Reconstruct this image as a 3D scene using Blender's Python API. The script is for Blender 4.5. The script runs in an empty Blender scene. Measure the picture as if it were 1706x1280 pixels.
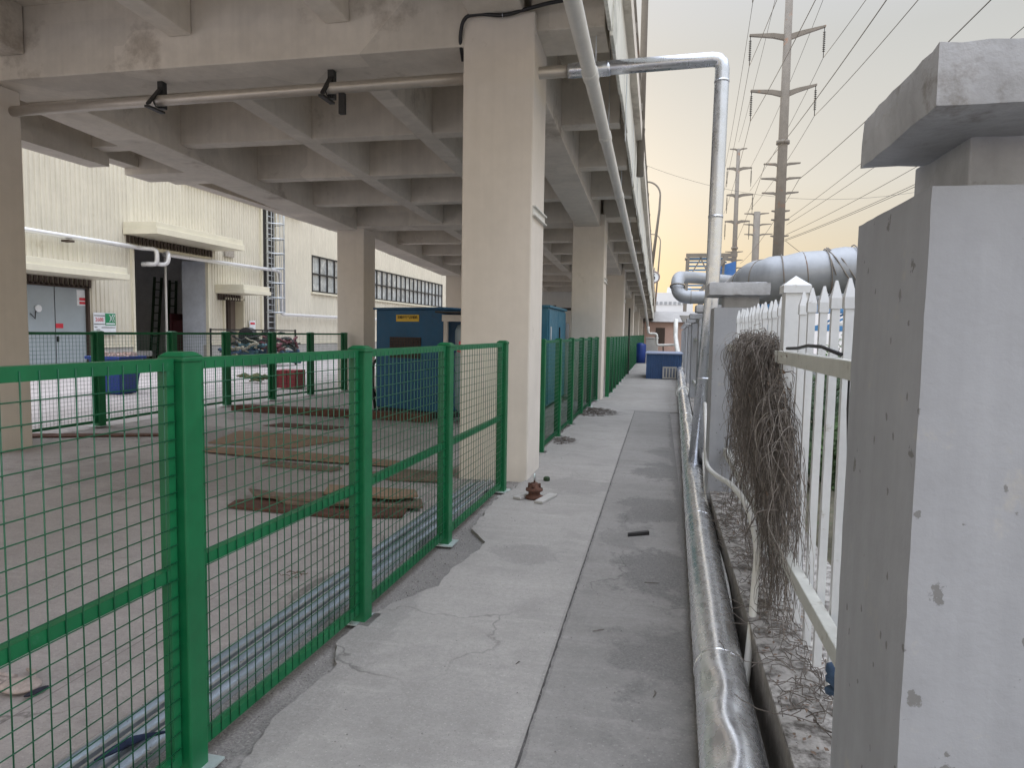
import bpy, math, random
from mathutils import Vector, Matrix
random.seed(7)
R = math.radians
S = bpy.context.scene
COL = S.collection

# ---------------------------------------------------------------- camera
cam = bpy.data.cameras.new('camera'); cam_o = bpy.data.objects.new('camera', cam); COL.objects.link(cam_o)
cam.sensor_width = 36; cam.lens = 36*1150/1706; cam.clip_end = 3000; cam.clip_start = 0.05
rows = ((0.97768436, 0.03134928, -0.207727), (0.20947268, -0.0703896, 0.97527765), (0.01595243, -0.99702684, -0.07538563))
m = Matrix(((rows[0][0], -rows[0][1], -rows[0][2], 0), (rows[1][0], -rows[1][1], -rows[1][2], 0), (rows[2][0], -rows[2][1], -rows[2][2], 1.6), (0, 0, 0, 1)))
cam_o.matrix_world = m
S.camera = cam_o
# ---------------------------------------------------------------- world: dusk sky behind a veil of pale warm haze
SUN_EL, SUN_AZ = 7.0, -24.0          # low sun, ahead and to the left behind the viaduct
w = bpy.data.worlds.new('World'); S.world = w; w.use_nodes = True
nt = w.node_tree; nt.nodes.clear()
out = nt.nodes.new('ShaderNodeOutputWorld')
sky = nt.nodes.new('ShaderNodeTexSky'); sky.sky_type = 'NISHITA'; sky.sun_disc = False
sky.sun_elevation = R(SUN_EL); sky.sun_rotation = R(SUN_AZ); sky.dust_density = 3.0; sky.air_density = 1.0
bg1 = nt.nodes.new('ShaderNodeBackground'); bg1.inputs[1].default_value = 0.03
nt.links.new(sky.outputs[0], bg1.inputs[0])
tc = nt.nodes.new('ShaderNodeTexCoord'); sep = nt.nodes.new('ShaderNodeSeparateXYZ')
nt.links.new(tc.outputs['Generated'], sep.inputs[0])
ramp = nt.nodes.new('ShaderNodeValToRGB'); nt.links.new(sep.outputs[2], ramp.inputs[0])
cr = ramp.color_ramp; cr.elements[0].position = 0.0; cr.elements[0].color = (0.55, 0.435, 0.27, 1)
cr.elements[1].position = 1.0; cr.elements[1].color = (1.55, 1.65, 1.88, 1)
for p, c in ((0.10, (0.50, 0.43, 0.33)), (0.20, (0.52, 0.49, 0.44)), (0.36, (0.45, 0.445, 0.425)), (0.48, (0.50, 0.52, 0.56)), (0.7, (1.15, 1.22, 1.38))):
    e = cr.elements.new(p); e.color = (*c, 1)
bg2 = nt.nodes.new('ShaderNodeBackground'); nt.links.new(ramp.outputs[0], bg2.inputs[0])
mrg = nt.nodes.new('ShaderNodeMapRange'); nt.links.new(sep.outputs[1], mrg.inputs[0])   # extra sky strength behind and beside the view, added as fill light
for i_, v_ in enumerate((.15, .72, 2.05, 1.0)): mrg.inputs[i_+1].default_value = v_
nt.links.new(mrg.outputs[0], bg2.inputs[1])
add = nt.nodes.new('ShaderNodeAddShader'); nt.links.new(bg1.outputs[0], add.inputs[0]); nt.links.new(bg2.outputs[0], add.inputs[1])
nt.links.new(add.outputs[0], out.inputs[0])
# ---------------------------------------------------------------- sun
sl = bpy.data.lights.new('sun', 'SUN'); sl.energy = 0.6; sl.angle = R(12); sl.color = (1.0, 0.86, 0.68)
so = bpy.data.objects.new('sun', sl); COL.objects.link(so)
az = R(SUN_AZ); d = Vector((math.sin(az)*math.cos(R(SUN_EL)), math.cos(az)*math.cos(R(SUN_EL)), math.sin(R(SUN_EL))))
so.rotation_euler = d.to_track_quat('Z', 'Y').to_euler()
S.view_settings.view_transform = 'Standard'; S.view_settings.look = 'None'; S.view_settings.exposure = 0.25; S.view_settings.gamma = 1
S.render.resolution_x = 1024; S.render.resolution_y = 769
S.render.engine = 'CYCLES'
S.cycles.max_bounces = 8; S.cycles.diffuse_bounces = 6

# ================================================================ materials
def M(name, col, rough=0.75, metal=0.0, var=0.12, scale=1.5, bump=0.0, bscale=60, stain=None, streak=0.0, fine=0.0, chips=False, patch=0.0):
    """procedural surface: two octaves of tone variation, optional vertical streaks, stains of their own colour, fine bump"""
    mt = bpy.data.materials.new(name); mt.use_nodes = True; n = mt.node_tree; n.nodes.clear()
    o = n.nodes.new('ShaderNodeOutputMaterial'); b = n.nodes.new('ShaderNodeBsdfPrincipled'); n.links.new(b.outputs[0], o.inputs[0])
    g = n.nodes.new('ShaderNodeNewGeometry'); pos = g.outputs['Position']
    def noise(sc, det=4, vec=None, rgh=0.6):
        t = n.nodes.new('ShaderNodeTexNoise'); t.inputs['Scale'].default_value = sc; t.inputs['Detail'].default_value = det
        t.inputs['Roughness'].default_value = rgh; n.links.new(vec or pos, t.inputs['Vector']); return t.outputs['Fac']
    def mr(src, a, bb, c, dd):
        t = n.nodes.new('ShaderNodeMapRange'); n.links.new(src, t.inputs[0])
        for i, v in enumerate((a, bb, c, dd)): t.inputs[i+1].default_value = v
        return t.outputs[0]
    def mul(a, bb):
        t = n.nodes.new('ShaderNodeMath'); t.operation = 'MULTIPLY'; n.links.new(a, t.inputs[0])
        if isinstance(bb, float): t.inputs[1].default_value = bb
        else: n.links.new(bb, t.inputs[1])
        return t.outputs[0]
    f = mul(mr(noise(scale, 5), .3, .7, 1-var, 1+var), mr(noise(scale*7, 5), .3, .7, 1-var*.5, 1+var*.5))
    if fine: f = mul(f, mr(noise(220, 2), .3, .7, 1-fine, 1+fine))
    if patch:
        vp = n.nodes.new('ShaderNodeTexVoronoi'); vp.inputs['Scale'].default_value = .55; vp.distance = 'CHEBYCHEV'; n.links.new(pos, vp.inputs['Vector'])
        sx3 = n.nodes.new('ShaderNodeSeparateXYZ'); n.links.new(vp.outputs['Color'], sx3.inputs[0]); f = mul(f, mr(sx3.outputs[0], 0, 1, 1-patch, 1+patch))
    if streak:
        mp = n.nodes.new('ShaderNodeMapping'); mp.inputs['Scale'].default_value = (14, 14, 0.6); n.links.new(pos, mp.inputs[0])
        f = mul(f, mr(noise(1.0, 4, mp.outputs[0]), .35, .75, 1.0, 1-streak))
    vm = n.nodes.new('ShaderNodeVectorMath'); vm.operation = 'SCALE'; n.links.new(f, vm.inputs['Scale'])
    base = None
    if stain:
        sc, amt, scol = stain
        mx = n.nodes.new('ShaderNodeMix'); mx.data_type = 'RGBA'
        mx.inputs[6].default_value = (*col, 1); mx.inputs[7].default_value = (*scol, 1)
        n.links.new(mr(noise(sc, 6, None, .7), .62-amt, .72-amt*.6, 0, 1), mx.inputs[0])
        n.links.new(mx.outputs[2], vm.inputs[0])
    else:
        vm.inputs[0].default_value = col
    csrc = vm.outputs[0]
    if chips:   # sparse small chips in the paint, of two sizes
        for vs, th in ((5, .05), (13, .10), (31, .12)):
            mp = n.nodes.new('ShaderNodeMapping'); mp.inputs['Rotation'].default_value = (.5, .3, .4); mp.inputs['Scale'].default_value = (1, 1, .6); n.links.new(pos, mp.inputs[0])
            vo = n.nodes.new('ShaderNodeTexVoronoi'); vo.inputs['Scale'].default_value = vs; n.links.new(mp.outputs[0], vo.inputs['Vector'])
            s3 = n.nodes.new('ShaderNodeSeparateXYZ'); n.links.new(vo.outputs['Color'], s3.inputs[0])
            dd = n.nodes.new('ShaderNodeMath'); dd.operation = 'ADD'; n.links.new(vo.outputs['Distance'], dd.inputs[0]); n.links.new(mr(noise(70, 4), .3, .7, -.10, .10), dd.inputs[1])
            fac = mul(mr(dd.outputs[0], th, th+.03, 1, 0), mr(s3.outputs[0], .68, .72, 0, .7))
            mx = n.nodes.new('ShaderNodeMix'); mx.data_type = 'RGBA'; n.links.new(fac, mx.inputs[0]); n.links.new(csrc, mx.inputs[6]); mx.inputs[7].default_value = (.13, .125, .115, 1); csrc = mx.outputs[2]
    n.links.new(csrc, b.inputs['Base Color'])
    b.inputs['Metallic'].default_value = metal
    n.links.new(mr(noise(scale*4, 3), .3, .7, max(0.04, rough-.08), min(1, rough+.08)), b.inputs['Roughness'])
    if bump:
        bp = n.nodes.new('ShaderNodeBump'); bp.inputs['Strength'].default_value = 1.0; bp.inputs['Distance'].default_value = bump
        n.links.new(noise(bscale, 4), bp.inputs['Height']); n.links.new(bp.outputs[0], b.inputs['Normal'])
    mt['nodes_ready'] = 1
    return mt

mSoffit = M('painted concrete soffit', (0.63, 0.58, 0.505), .85, var=.11, scale=.8, bump=.003, bscale=9, streak=.07, stain=(1.1, .03, (.42, .37, .31)), patch=.08)
mCol = M('beige painted column', (0.65, 0.595, 0.525), .8, var=.06, scale=.9, bump=.0015, bscale=14, streak=.04, stain=(1.6, -.03, (.52, .465, .40)))
mPara = M('pale parapet paint', (0.66, 0.65, 0.58), .8, var=.10, scale=1.2, bump=.003, bscale=9, streak=.28, stain=(1.3, .05, (.38, .38, .33)))
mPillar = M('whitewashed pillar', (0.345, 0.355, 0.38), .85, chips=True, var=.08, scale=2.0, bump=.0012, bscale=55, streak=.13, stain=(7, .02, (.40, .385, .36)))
mCap = M('grey concrete cap', (0.41, 0.415, 0.43), .9, var=.14, scale=3.0, bump=.004, bscale=28, streak=.18, stain=(9, .05, (.27, .26, .25)))
mLedge = M('leaf mottled ledge', (0.36, 0.34, 0.315), .95, var=.2, scale=5, bump=.01, bscale=30, stain=(13, .17, (.09, .08, .07)))  # dark mottle: leaf debris, plus leaf shadows painted into the colour
mWallDark = M('dark wall face', (0.17, 0.155, 0.135), .9, var=.3, scale=3, bump=.006, bscale=25, stain=(6, .08, (.24, .22, .20)))  # dark brown face with paler mottle, darker than the ledge
mGreen = M('green powder coat', (0.002, 0.125, 0.042), .46, var=.16, scale=3, stain=(11, -.02, (.03, .15, .08)), streak=.12)
mGreenD = M('green wire', (0.004, 0.085, 0.035), .4, var=.08, scale=3)
mGal = M('galvanised plate', (0.55, 0.62, 0.62), .45, metal=.6, var=.12, scale=14)
mZinc = M('zinc channel', (0.62, 0.66, 0.70), .34, metal=.85, var=.10, scale=9)
mPipeSheet = M('aluminium pipe jacket', (0.56, 0.585, 0.63), .30, metal=.9, var=.05, scale=4, bump=.002, bscale=5)
mPipeBright = M('bright aluminium jacket', (0.92, 0.93, 0.95), .27, metal=.9, var=.05, scale=3, bump=.0022, bscale=4)
mPipeDull = M('dull pipe jacket', (0.50, 0.46, 0.41), .42, metal=.6, var=.08, scale=4, bump=.001, bscale=9)
mWallPipe = M('pale wall pipe jacket', (0.68, 0.68, 0.69), .35, metal=.4, var=.04)
mPVC = M('white pvc', (0.62, 0.61, 0.57), .45, var=.07, scale=3, stain=(5, .0, (.40, .37, .32)))
mWhitePaint = M('white picket paint', (0.62, 0.635, 0.65), .4, var=.06, scale=6, stain=(16, -.02, (.35, .32, .28)))
mRail = M('aged grey white rail', (0.50, 0.50, 0.46), .5, var=.10, scale=6, stain=(14, .03, (.30, .28, .24)))
mBlack = M('black steel', (0.018, 0.017, 0.017), .55, var=.2, scale=6)
mRubber = M('black rubber', (0.012, 0.012, 0.014), .5)
mBluePanel = M('dark blue sheet steel', (0.006, 0.075, 0.17), .6, var=.12, scale=2, stain=(2.5, -.02, (.01, .045, .10)))
mBlueCab = M('teal blue cabinet', (0.035, 0.17, 0.26), .45, var=.10, scale=2)
mBlueBox = M('blue corrugated sheet', (0.035, 0.085, 0.20), .5, var=.14, scale=3, stain=(3, .02, (.06, .08, .14)))
mBin = M('blue plastic', (0.006, 0.035, 0.20), .45, var=.1)
mRedBox = M('red plastic', (0.22, 0.006, 0.020), .45, var=.1)
mRust = M('rust', (0.10, 0.045, 0.03), .9, var=.3, scale=14, bump=.004, bscale=80, stain=(18, .05, (.04, .03, .028)))
mWood = M('old plank', (0.17, 0.12, 0.09), .85, var=.25, scale=7, bump=.002, bscale=50, stain=(6, .06, (.07, .05, .04)))
mCard = M('brown board', (0.25, 0.165, 0.11), .85, var=.14, scale=4, stain=(5, .03, (.15, .10, .07)))
mDark = M('dark interior', (0.10, 0.10, 0.10), .9, var=.15)
mSiding = M('cream corrugated siding', (0.63, 0.59, 0.49), .55, var=.06, scale=.5, streak=.16, stain=(.8, .0, (.52, .47, .37)))
mCream = M('cream flashing', (0.66, 0.62, 0.49), .5, var=.06)
mPlinth = M('grey plinth', (0.36, 0.35, 0.33), .9, var=.12, scale=2, bump=.003)
mDoorG = M('blue grey door', (0.33, 0.38, 0.41), .5, var=.05, scale=1.2)
mWhite = M('white wall paint', (0.66, 0.66, 0.64), .8, var=.06, scale=.6, streak=.08)
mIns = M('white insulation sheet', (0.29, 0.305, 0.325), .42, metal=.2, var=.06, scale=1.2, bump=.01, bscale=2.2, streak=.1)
mSteel = M('weathered steel pole', (0.185, 0.165, 0.14), .7, metal=.2, var=.14, scale=1.5, stain=(.7, .03, (.26, .13, .07)))
mBlueSteel = M('blue steelwork', (0.06, 0.20, 0.40), .5, var=.14, scale=1)
mTwig = M('dry vine stem', (0.14, 0.12, 0.105), .95, var=.4, scale=30)
mTwigL = M('bleached vine stem', (0.27, 0.24, 0.21), .95, var=.35, scale=30)
mFol = M('foliage', (0.045, 0.085, 0.025), .8, var=.45, scale=4)
mFolD = M('dark foliage', (0.022, 0.045, 0.018), .8, var=.4, scale=4)
mPink = M('pink render', (0.44, 0.30, 0.25), .9, var=.07, scale=1)
mRoofG = M('grey roof sheet', (0.28, 0.27, 0.26), .8, var=.1)
mFactory = M('white factory cladding', (0.62, 0.62, 0.62), .7, var=.04, scale=.1)
mBand = M('blue cladding band', (0.20, 0.36, 0.50), .7, var=.04, scale=.1)
mConc = M('pale concrete', (0.40, 0.385, 0.36), .9, var=.12, scale=2, bump=.003)
mYellow = M('yellow plate', (0.62, 0.40, 0.03), .5, var=.05)
mInk = M('black lettering', (0.015, 0.012, 0.01), .7)
mRed = M('red lettering', (0.55, 0.03, 0.05), .6)
mSignG = M('green sign face', (0.01, 0.23, 0.09), .5)
mSignW = M('white sign face', (0.70, 0.73, 0.76), .5)
mBrown = M('brown steel frame', (0.045, 0.028, 0.02), .6)
mClothB = M('blue cloth', (0.05, 0.09, 0.16), .9, var=.4, scale=6)
mGlove = M('pale knit', (0.42, 0.35, 0.32), .95, var=.25, scale=30)
def glass_mat():
    mt = M('window glass', (0.34, 0.36, 0.36), .14, var=.4, scale=1.1, stain=(1.3, .08, (.58, .58, .55)))  # pale colour stands in for the reflection in the panes
    return mt
mGlass = glass_mat()

def ground_mat(name, base, alt, grit, spots, joint=None, bump=.006):
    """concrete slab: cloudy tones, gritty dirt deposits centred at given world spots, hairline cracks, optional joints"""
    mt = bpy.data.materials.new(name); mt.use_nodes = True; n = mt.node_tree; n.nodes.clear(); L = n.links.new
    o = n.nodes.new('ShaderNodeOutputMaterial'); b = n.nodes.new('ShaderNodeBsdfPrincipled'); L(b.outputs[0], o.inputs[0])
    g = n.nodes.new('ShaderNodeNewGeometry'); pos = g.outputs['Position']
    def noise(sc, det=5, rgh=.6, vec=None):
        t = n.nodes.new('ShaderNodeTexNoise'); t.inputs['Scale'].default_value = sc; t.inputs['Detail'].default_value = det
        t.inputs['Roughness'].default_value = rgh; L(vec or pos, t.inputs['Vector']); return t.outputs['Fac']
    def mr(src, a, bb, c, dd):
        t = n.nodes.new('ShaderNodeMapRange'); L(src, t.inputs[0])
        for i, v in enumerate((a, bb, c, dd)): t.inputs[i+1].default_value = v
        return t.outputs[0]
    def mth(op, a, bb):
        t = n.nodes.new('ShaderNodeMath'); t.operation = op
        for i, v in enumerate((a, bb)):
            if isinstance(v, (int, float)): t.inputs[i].default_value = v
            else: L(v, t.inputs[i])
        return t.outputs[0]
    def mix(fac, a, bb):
        t = n.nodes.new('ShaderNodeMix'); t.data_type = 'RGBA'; L(fac, t.inputs[0])
        for i, v in ((6, a), (7, bb)):
            if isinstance(v, tuple): t.inputs[i].default_value = (*v, 1)
            else: L(v, t.inputs[i])
        return t.outputs[2]
    c = mix(mr(noise(.55, 6), .35, .65, 0, 1), base, alt)
    c = mix(mr(noise(2.6, 6, .7), .50, .72, 0, .55), c, tuple(v*.72 for v in alt))
    mp = n.nodes.new('ShaderNodeMapping'); mp.inputs['Scale'].default_value = (1.2, 7, 1); L(pos, mp.inputs[0])
    c = mix(mr(noise(1.3, 5, .65, mp.outputs[0]), .52, .75, 0, .5), c, tuple(v*1.25 for v in base))
    # gritty dirt deposits
    fac = None
    for (sx, sy, rx, ry, amt) in spots:
        m1 = n.nodes.new('ShaderNodeMapping'); m1.vector_type = 'POINT'
        m1.inputs['Location'].default_value = (-sx/rx, -sy/ry, 0); m1.inputs['Scale'].default_value = (1/rx, 1/ry, 0); L(pos, m1.inputs[0])
        ln = n.nodes.new('ShaderNodeVectorMath'); ln.operation = 'LENGTH'; L(m1.outputs[0], ln.inputs[0])
        v = mth('ADD', ln.outputs['Value'], mr(noise(3.0, 7, .75), .3, .7, -.75, .75))
        v = mr(v, .75, 1.05, amt, 0)
        fac = v if fac is None else mth('MAXIMUM', fac, v)
    speck = mr(noise(95, 3, .6), .42, .6, .45, 1)
    if fac is not None: c = mix(mth('MULTIPLY', fac, speck), c, grit)
    c = mix(mr(noise(150, 2), .62, .70, 0, .6), c, tuple(v*.35 for v in base))
    c = mix(mr(noise(34, 5, .75), .42, .62, 0, .35), c, tuple(v*.62 for v in base))
    c = mix(mr(noise(70, 3), .60, .70, 0, .35), c, tuple(min(.7, v*1.5) for v in base))
    c = mix(mr(noise(6, 7, .8), .56, .70, 0, .45), c, tuple(v*.6 for v in base))
    # hairline cracks
    vo = n.nodes.new('ShaderNodeTexVoronoi'); vo.feature = 'DISTANCE_TO_EDGE'; vo.inputs['Scale'].default_value = .42
    wv = n.nodes.new('ShaderNodeVectorMath'); wv.operation = 'ADD'
    nz = n.nodes.new('ShaderNodeTexNoise'); nz.inputs['Scale'].default_value = 2.2; nz.inputs['Detail'].default_value = 6; L(pos, nz.inputs['Vector'])
    L(pos, wv.inputs[0]); sc = n.nodes.new('ShaderNodeVectorMath'); sc.operation = 'SCALE'; sc.inputs['Scale'].default_value = .6; L(nz.outputs['Color'], sc.inputs[0]); L(sc.outputs[0], wv.inputs[1])
    L(wv.outputs[0], vo.inputs['Vector'])
    ck = mth('MULTIPLY', mr(vo.outputs['Distance'], .0, .0042, 1, 0), mr(noise(.8, 2), .45, .62, 0, .8))
    c = mix(ck, c, tuple(v*.3 for v in base))
    h = noise(60, 4, .7); hh = mth('ADD', mth('MULTIPLY', h, .6), mth('MULTIPLY', noise(9, 4), .8))
    if joint:
        sp = n.nodes.new('ShaderNodeSeparateXYZ'); L(wv.outputs[0], sp.inputs[0])
        sp2 = n.nodes.new('ShaderNodeSeparateXYZ'); L(pos, sp2.inputs[0])
        for ax, per, off in joint:
            q = mth('ABSOLUTE', mth('SUBTRACT', mth('FRACT', mth('ADD', mth('DIVIDE', sp2.outputs[ax], per), off), 0) if False else n_fract(n, L, mth('ADD', mth('DIVIDE', sp2.outputs[ax], per), off)), .5), 0)
            c = mix(mth('MULTIPLY', mr(q, .0, .006/per, .8, 0), mr(noise(12, 3), .3, .5, .3, 1)), c, tuple(v*.3 for v in base))
    L(c, b.inputs['Base Color']); b.inputs['Roughness'].default_value = .88
    bp = n.nodes.new('ShaderNodeBump'); bp.inputs['Distance'].default_value = bump; bp.inputs['Strength'].default_value = .9; L(hh, bp.inputs['Height']); L(bp.outputs[0], b.inputs['Normal'])
    return mt
def n_fract(n, L, v):
    t = n.nodes.new('ShaderNodeMath'); t.operation = 'FRACT'; L(v, t.inputs[0]); return t.outputs[0]

mYard = ground_mat('yard concrete', (.435, .395, .38), (.37, .335, .32), (.10, .09, .08), [(-5, 11.5, 3, 1.2, .6), (-3, 9.6, 2, 1, .5), (-7, 9, 2, .8, .6), (-4.5, 6.6, 2.6, 1, .4)], joint=((0, 4.1, .12), (1, 5.0, .31)))
mPathL = ground_mat('walkway slab', (.36, .34, .315), (.285, .27, .25), (.19, .18, .17), [(-.9, 4.7, .25, .2, .7), (-.75, 7.0, .45, .35, .6), (-1.2, 13.6, .6, .5, .9), (-1.35, 9.9, .25, .3, .9), (-.47, 5, .012, 8, .5), (-1.42, 3.0, .12, 2.2, .6), (-.9, 2.6, .35, .5, .35)])
mPathR = ground_mat('walkway side slab', (.275, .260, .242), (.21, .20, .186), (.11, .105, .10),
                    [(.10, 4.55, .36, .55, .9), (.08, 3.35, .30, .35, .75), (.02, 6.2, .34, .5, .85), (.15, 8.0, .42, .55, .9), (.20, 9.4, .4, .4, .7), (-.2, 5.3, .2, .3, .5), (.2, 2.4, .3, .5, .45), (.24, 6.0, .07, 9, .75), (-.455, 5.0, .012, 8, .5)])
mDirt = ground_mat('gravelly dirt strip', (.34, .32, .30), (.23, .215, .20), (.10, .095, .09), [(-1.5, 4, .6, 3, .7), (-1.7, 2.2, .3, .8, .8)], bump=.016)
mAsph = ground_mat('roadway', (.12, .12, .12), (.10, .10, .10), (.05, .05, .05), [])

# ================================================================ mesh building
class MB:
    def __init__(s): s.v = []; s.f = []; s.s = []
    def face(s, idx, sm=False): s.f.append(idx); s.s.append(sm)
    def hexa(s, p):      # 8 points: bottom 4 ccw, top 4 ccw
        b = len(s.v); s.v += [tuple(q) for q in p]
        for f in ((3, 2, 1, 0), (4, 5, 6, 7), (0, 1, 5, 4), (1, 2, 6, 5), (2, 3, 7, 6), (3, 0, 4, 7)): s.face([b+i for i in f])
        return s
    def box(s, x0, x1, y0, y1, z0, z1):
        return s.hexa([(x0, y0, z0), (x1, y0, z0), (x1, y1, z0), (x0, y1, z0), (x0, y0, z1), (x1, y0, z1), (x1, y1, z1), (x0, y1, z1)])
    def beam(s, a, b, w, h, up=(0, 0, 1)):   # square bar from a to b
        a = Vector(a); b = Vector(b); d = (b-a).normalized(); u = Vector(up)
        if abs(d.dot(u)) > .98: u = Vector((1, 0, 0))
        x = d.cross(u).normalized()*w/2; z = x.cross(d).normalized()*h/2
        return s.hexa([a-x-z, a+x-z, b+x-z, b-x-z, a-x+z, a+x+z, b+x+z, b-x+z])
    def prism(s, poly, fn0, fn1, sm=False):   # poly list; fn maps 2d to 3d for each end
        b = len(s.v); n = len(poly)
        s.v += [tuple(fn0(*p)) for p in poly]+[tuple(fn1(*p)) for p in poly]
        s.face([b+i for i in range(n)][::-1]); s.face([b+n+i for i in range(n)])
        for i in range(n): j = (i+1) % n; s.face([b+i, b+j, b+n+j, b+n+i], sm)
        return s
    def tube(s, pts, r, n=12, cap=True, sm=True, dent=None):
        pts = [Vector(p) for p in pts]; N = len(pts)
        rs = r if isinstance(r, (list, tuple)) else [r]*N
        t = [(pts[min(i+1, N-1)]-pts[max(i-1, 0)]).normalized() for i in range(N)]
        u = Vector((0, 0, 1)) if abs(t[0].z) < .9 else Vector((1, 0, 0))
        u = (u-t[0]*u.dot(t[0])).normalized(); b = len(s.v)
        for i in range(N):
            if i:
                u = u-t[i]*u.dot(t[i]); u.normalize()
            w_ = t[i].cross(u)
            for k in range(n):
                a = 2*math.pi*k/n; rr = rs[i]
                if dent: rr *= dent(i, a, pts[i])
                s.v.append(tuple(pts[i]+(u*math.cos(a)+w_*math.sin(a))*rr))
        for i in range(N-1):
            for k in range(n):
                k2 = (k+1) % n; s.face([b+i*n+k, b+i*n+k2, b+(i+1)*n+k2, b+(i+1)*n+k], sm)
        if cap: s.face([b+k for k in range(n)][::-1]); s.face([b+(N-1)*n+k for k in range(n)])
        return s
    def lathe(s, c, prof, n=20, sm=True):     # prof: (r,z)
        c = Vector(c); b = len(s.v)
        for r, z in prof:
            for k in range(n): a = 2*math.pi*k/n; s.v.append((c.x+r*math.cos(a), c.y+r*math.sin(a), c.z+z))
        for i in range(len(prof)-1):
            for k in range(n): k2 = (k+1) % n; s.face([b+i*n+k, b+i*n+k2, b+(i+1)*n+k2, b+(i+1)*n+k], sm)
        s.face([b+k for k in range(n)][::-1]); s.face([b+(len(prof)-1)*n+k for k in range(n)])
        return s
    def build(s, name, mat, parent=None, at=None, bevel=0, loc=None):
        me = bpy.data.meshes.new(name)
        o_ = Vector((0, 0, 0))
        if parent is not None:
            q = parent
            while q is not None: o_ += Vector(q.location); q = q.parent
        elif at is not None: o_ = Vector(at)
        me.from_pydata([(x-o_.x, y-o_.y, z-o_.z) for x, y, z in s.v], [], s.f)
        me.polygons.foreach_set('use_smooth', s.s); me.materials.append(mat); me.update()
        ob = bpy.data.objects.new(name, me); COL.objects.link(ob)
        if parent is not None: ob.parent = parent
        elif at is not None: ob.location = at
        if bevel:
            md = ob.modifiers.new('bevel', 'BEVEL'); md.width = bevel; md.segments = 2; md.limit_method = 'ANGLE'; md.angle_limit = R(40)
        return ob
def tag(o, label=None, cat=None, group=None, kind=None):
    if label: o['label'] = label
    if cat: o['category'] = cat
    if group: o['group'] = group
    if kind: o['kind'] = kind
    return o
def thing(name, loc, label, cat, group=None):
    o = bpy.data.objects.new(name, None); COL.objects.link(o); o.location = loc; o.empty_display_size = .2
    return tag(o, label, cat, group)
def copy_tree(o, parent=None):
    c = o.copy(); COL.objects.link(c)
    if parent is not None: c.parent = parent
    for ch in list(kids.get(o.name, [])) or [x for x in bpy.data.objects if x.parent == o]: copy_tree(ch, c)
    return c
kids = {}
def bend(pts, r=.2, n=6):
    """round the corners of a polyline"""
    pts = [Vector(p) for p in pts]; out_ = [pts[0]]
    for i in range(1, len(pts)-1):
        a, b, c = pts[i-1], pts[i], pts[i+1]
        ra = min(r, (b-a).length*.49, (c-b).length*.49); p = b+(a-b).normalized()*ra; q = b+(c-b).normalized()*ra
        for k in range(n+1): t = k/n; out_.append(p*(1-t)**2+b*2*t*(1-t)+q*t*t)
    out_.append(pts[-1]); return out_
def lettering(txt, mat, parent, loc, rot, size, name='lettering', ext=.002, align='CENTER'):
    cu = bpy.data.curves.new('t', 'FONT'); cu.body = txt; cu.size = size; cu.extrude = ext; cu.align_x = align; cu.align_y = 'CENTER'
    to = bpy.data.objects.new('t', cu); COL.objects.link(to)
    dg = bpy.context.evaluated_depsgraph_get(); dg.update()
    me = bpy.data.meshes.new_from_object(to.evaluated_get(dg)); COL.objects.unlink(to); bpy.data.objects.remove(to)
    me.materials.clear(); me.materials.append(mat)
    ob = bpy.data.objects.new(name, me); COL.objects.link(ob); ob.parent = parent
    o_ = Vector((0, 0, 0)); q = parent
    while q is not None: o_ += Vector(q.location); q = q.parent
    ob.location = Vector(loc)-o_; ob.rotation_euler = rot
    return ob

# ================================================================ THE GROUND
b = MB(); b.v = [(-600, -200, -.004), (600, -200, -.004), (600, 1500, -.004), (-600, 1500, -.004)]; b.face([0, 1, 2, 3]); tag(b.build('ground', mYard), kind='structure')
# gravelly strip between fence and walkway
b = MB(); ys = [0.2+i*.25 for i in range(60)]
L0 = [(-2.0-.08*math.sin(y*2.1)-.05*math.sin(y*7), y) for y in ys]
for (x, y), (x2, y2) in zip(L0, L0[1:]):
    k = len(b.v); b.v += [(x, y, .002), (-1.0, y, .002), (-1.0, y2, .002), (x2, y2, .002)]; b.face([k, k+1, k+2, k+3])
tag(b.build('dirt_strip', mDirt), kind='structure')
# walkway: broken left edge along the fence, joint 0.46 m left of the camera
edge = [(-1.30, .4), (-1.40, 1.2), (-1.43, 2.12), (-1.48, 2.49), (-1.44, 2.9), (-1.55, 3.1), (-1.51, 3.4), (-1.45, 3.68), (-1.285, 4.01), (-1.29, 4.35), (-1.225, 4.92), (-1.42, 5.27), (-1.46, 6.3), (-1.367, 7.0), (-1.36, 7.9), (-1.55, 8.1), (-1.6, 9.2), (-1.5, 10.2), (-1.45, 11.6), (-1.5, 13), (-1.42, 14.3)]
e2 = []
for (x, y), (x2, y2) in zip(edge, edge[1:]):
    n_ = max(2, int((y2-y)/.035)); j = 0
    for k in range(n_):
        t = k/n_; j = .7*j+random.uniform(-.011, .011); e2.append((x+(x2-x)*t+j, y+(y2-y)*t))
def slab(name, left, right, zt, mat):
    b = MB(); n_ = len(left)
    for (x, y) in left: b.v += [(x, y, 0), (x, y, zt)]
    k0 = len(b.v)
    for (x, y) in left: b.v += [(right, y, zt), (right, y, 0)]
    for i in range(n_-1):
        a = 2*i; c = k0+2*i
        b.face([a+1, c, c+2, a+3]); b.face([a, a+1, a+3, a+2]); b.face([c, c+1, c+3, c+2])
    b.face([0, k0+1, k0, 1]); a = 2*(n_-1); c = k0+2*(n_-1); b.face([a, a+1, c, c+1])
    return tag(b.build(name, mat), kind='structure')
slab('walkway', e2, -.4665, .028, mPathL)
def jit(x, y0, y1, st, am):
    o = []; y = y0
    while y < y1: o.append((x+random.uniform(-am, am), y)); y += st
    o.append((x, y1)); return o
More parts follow.
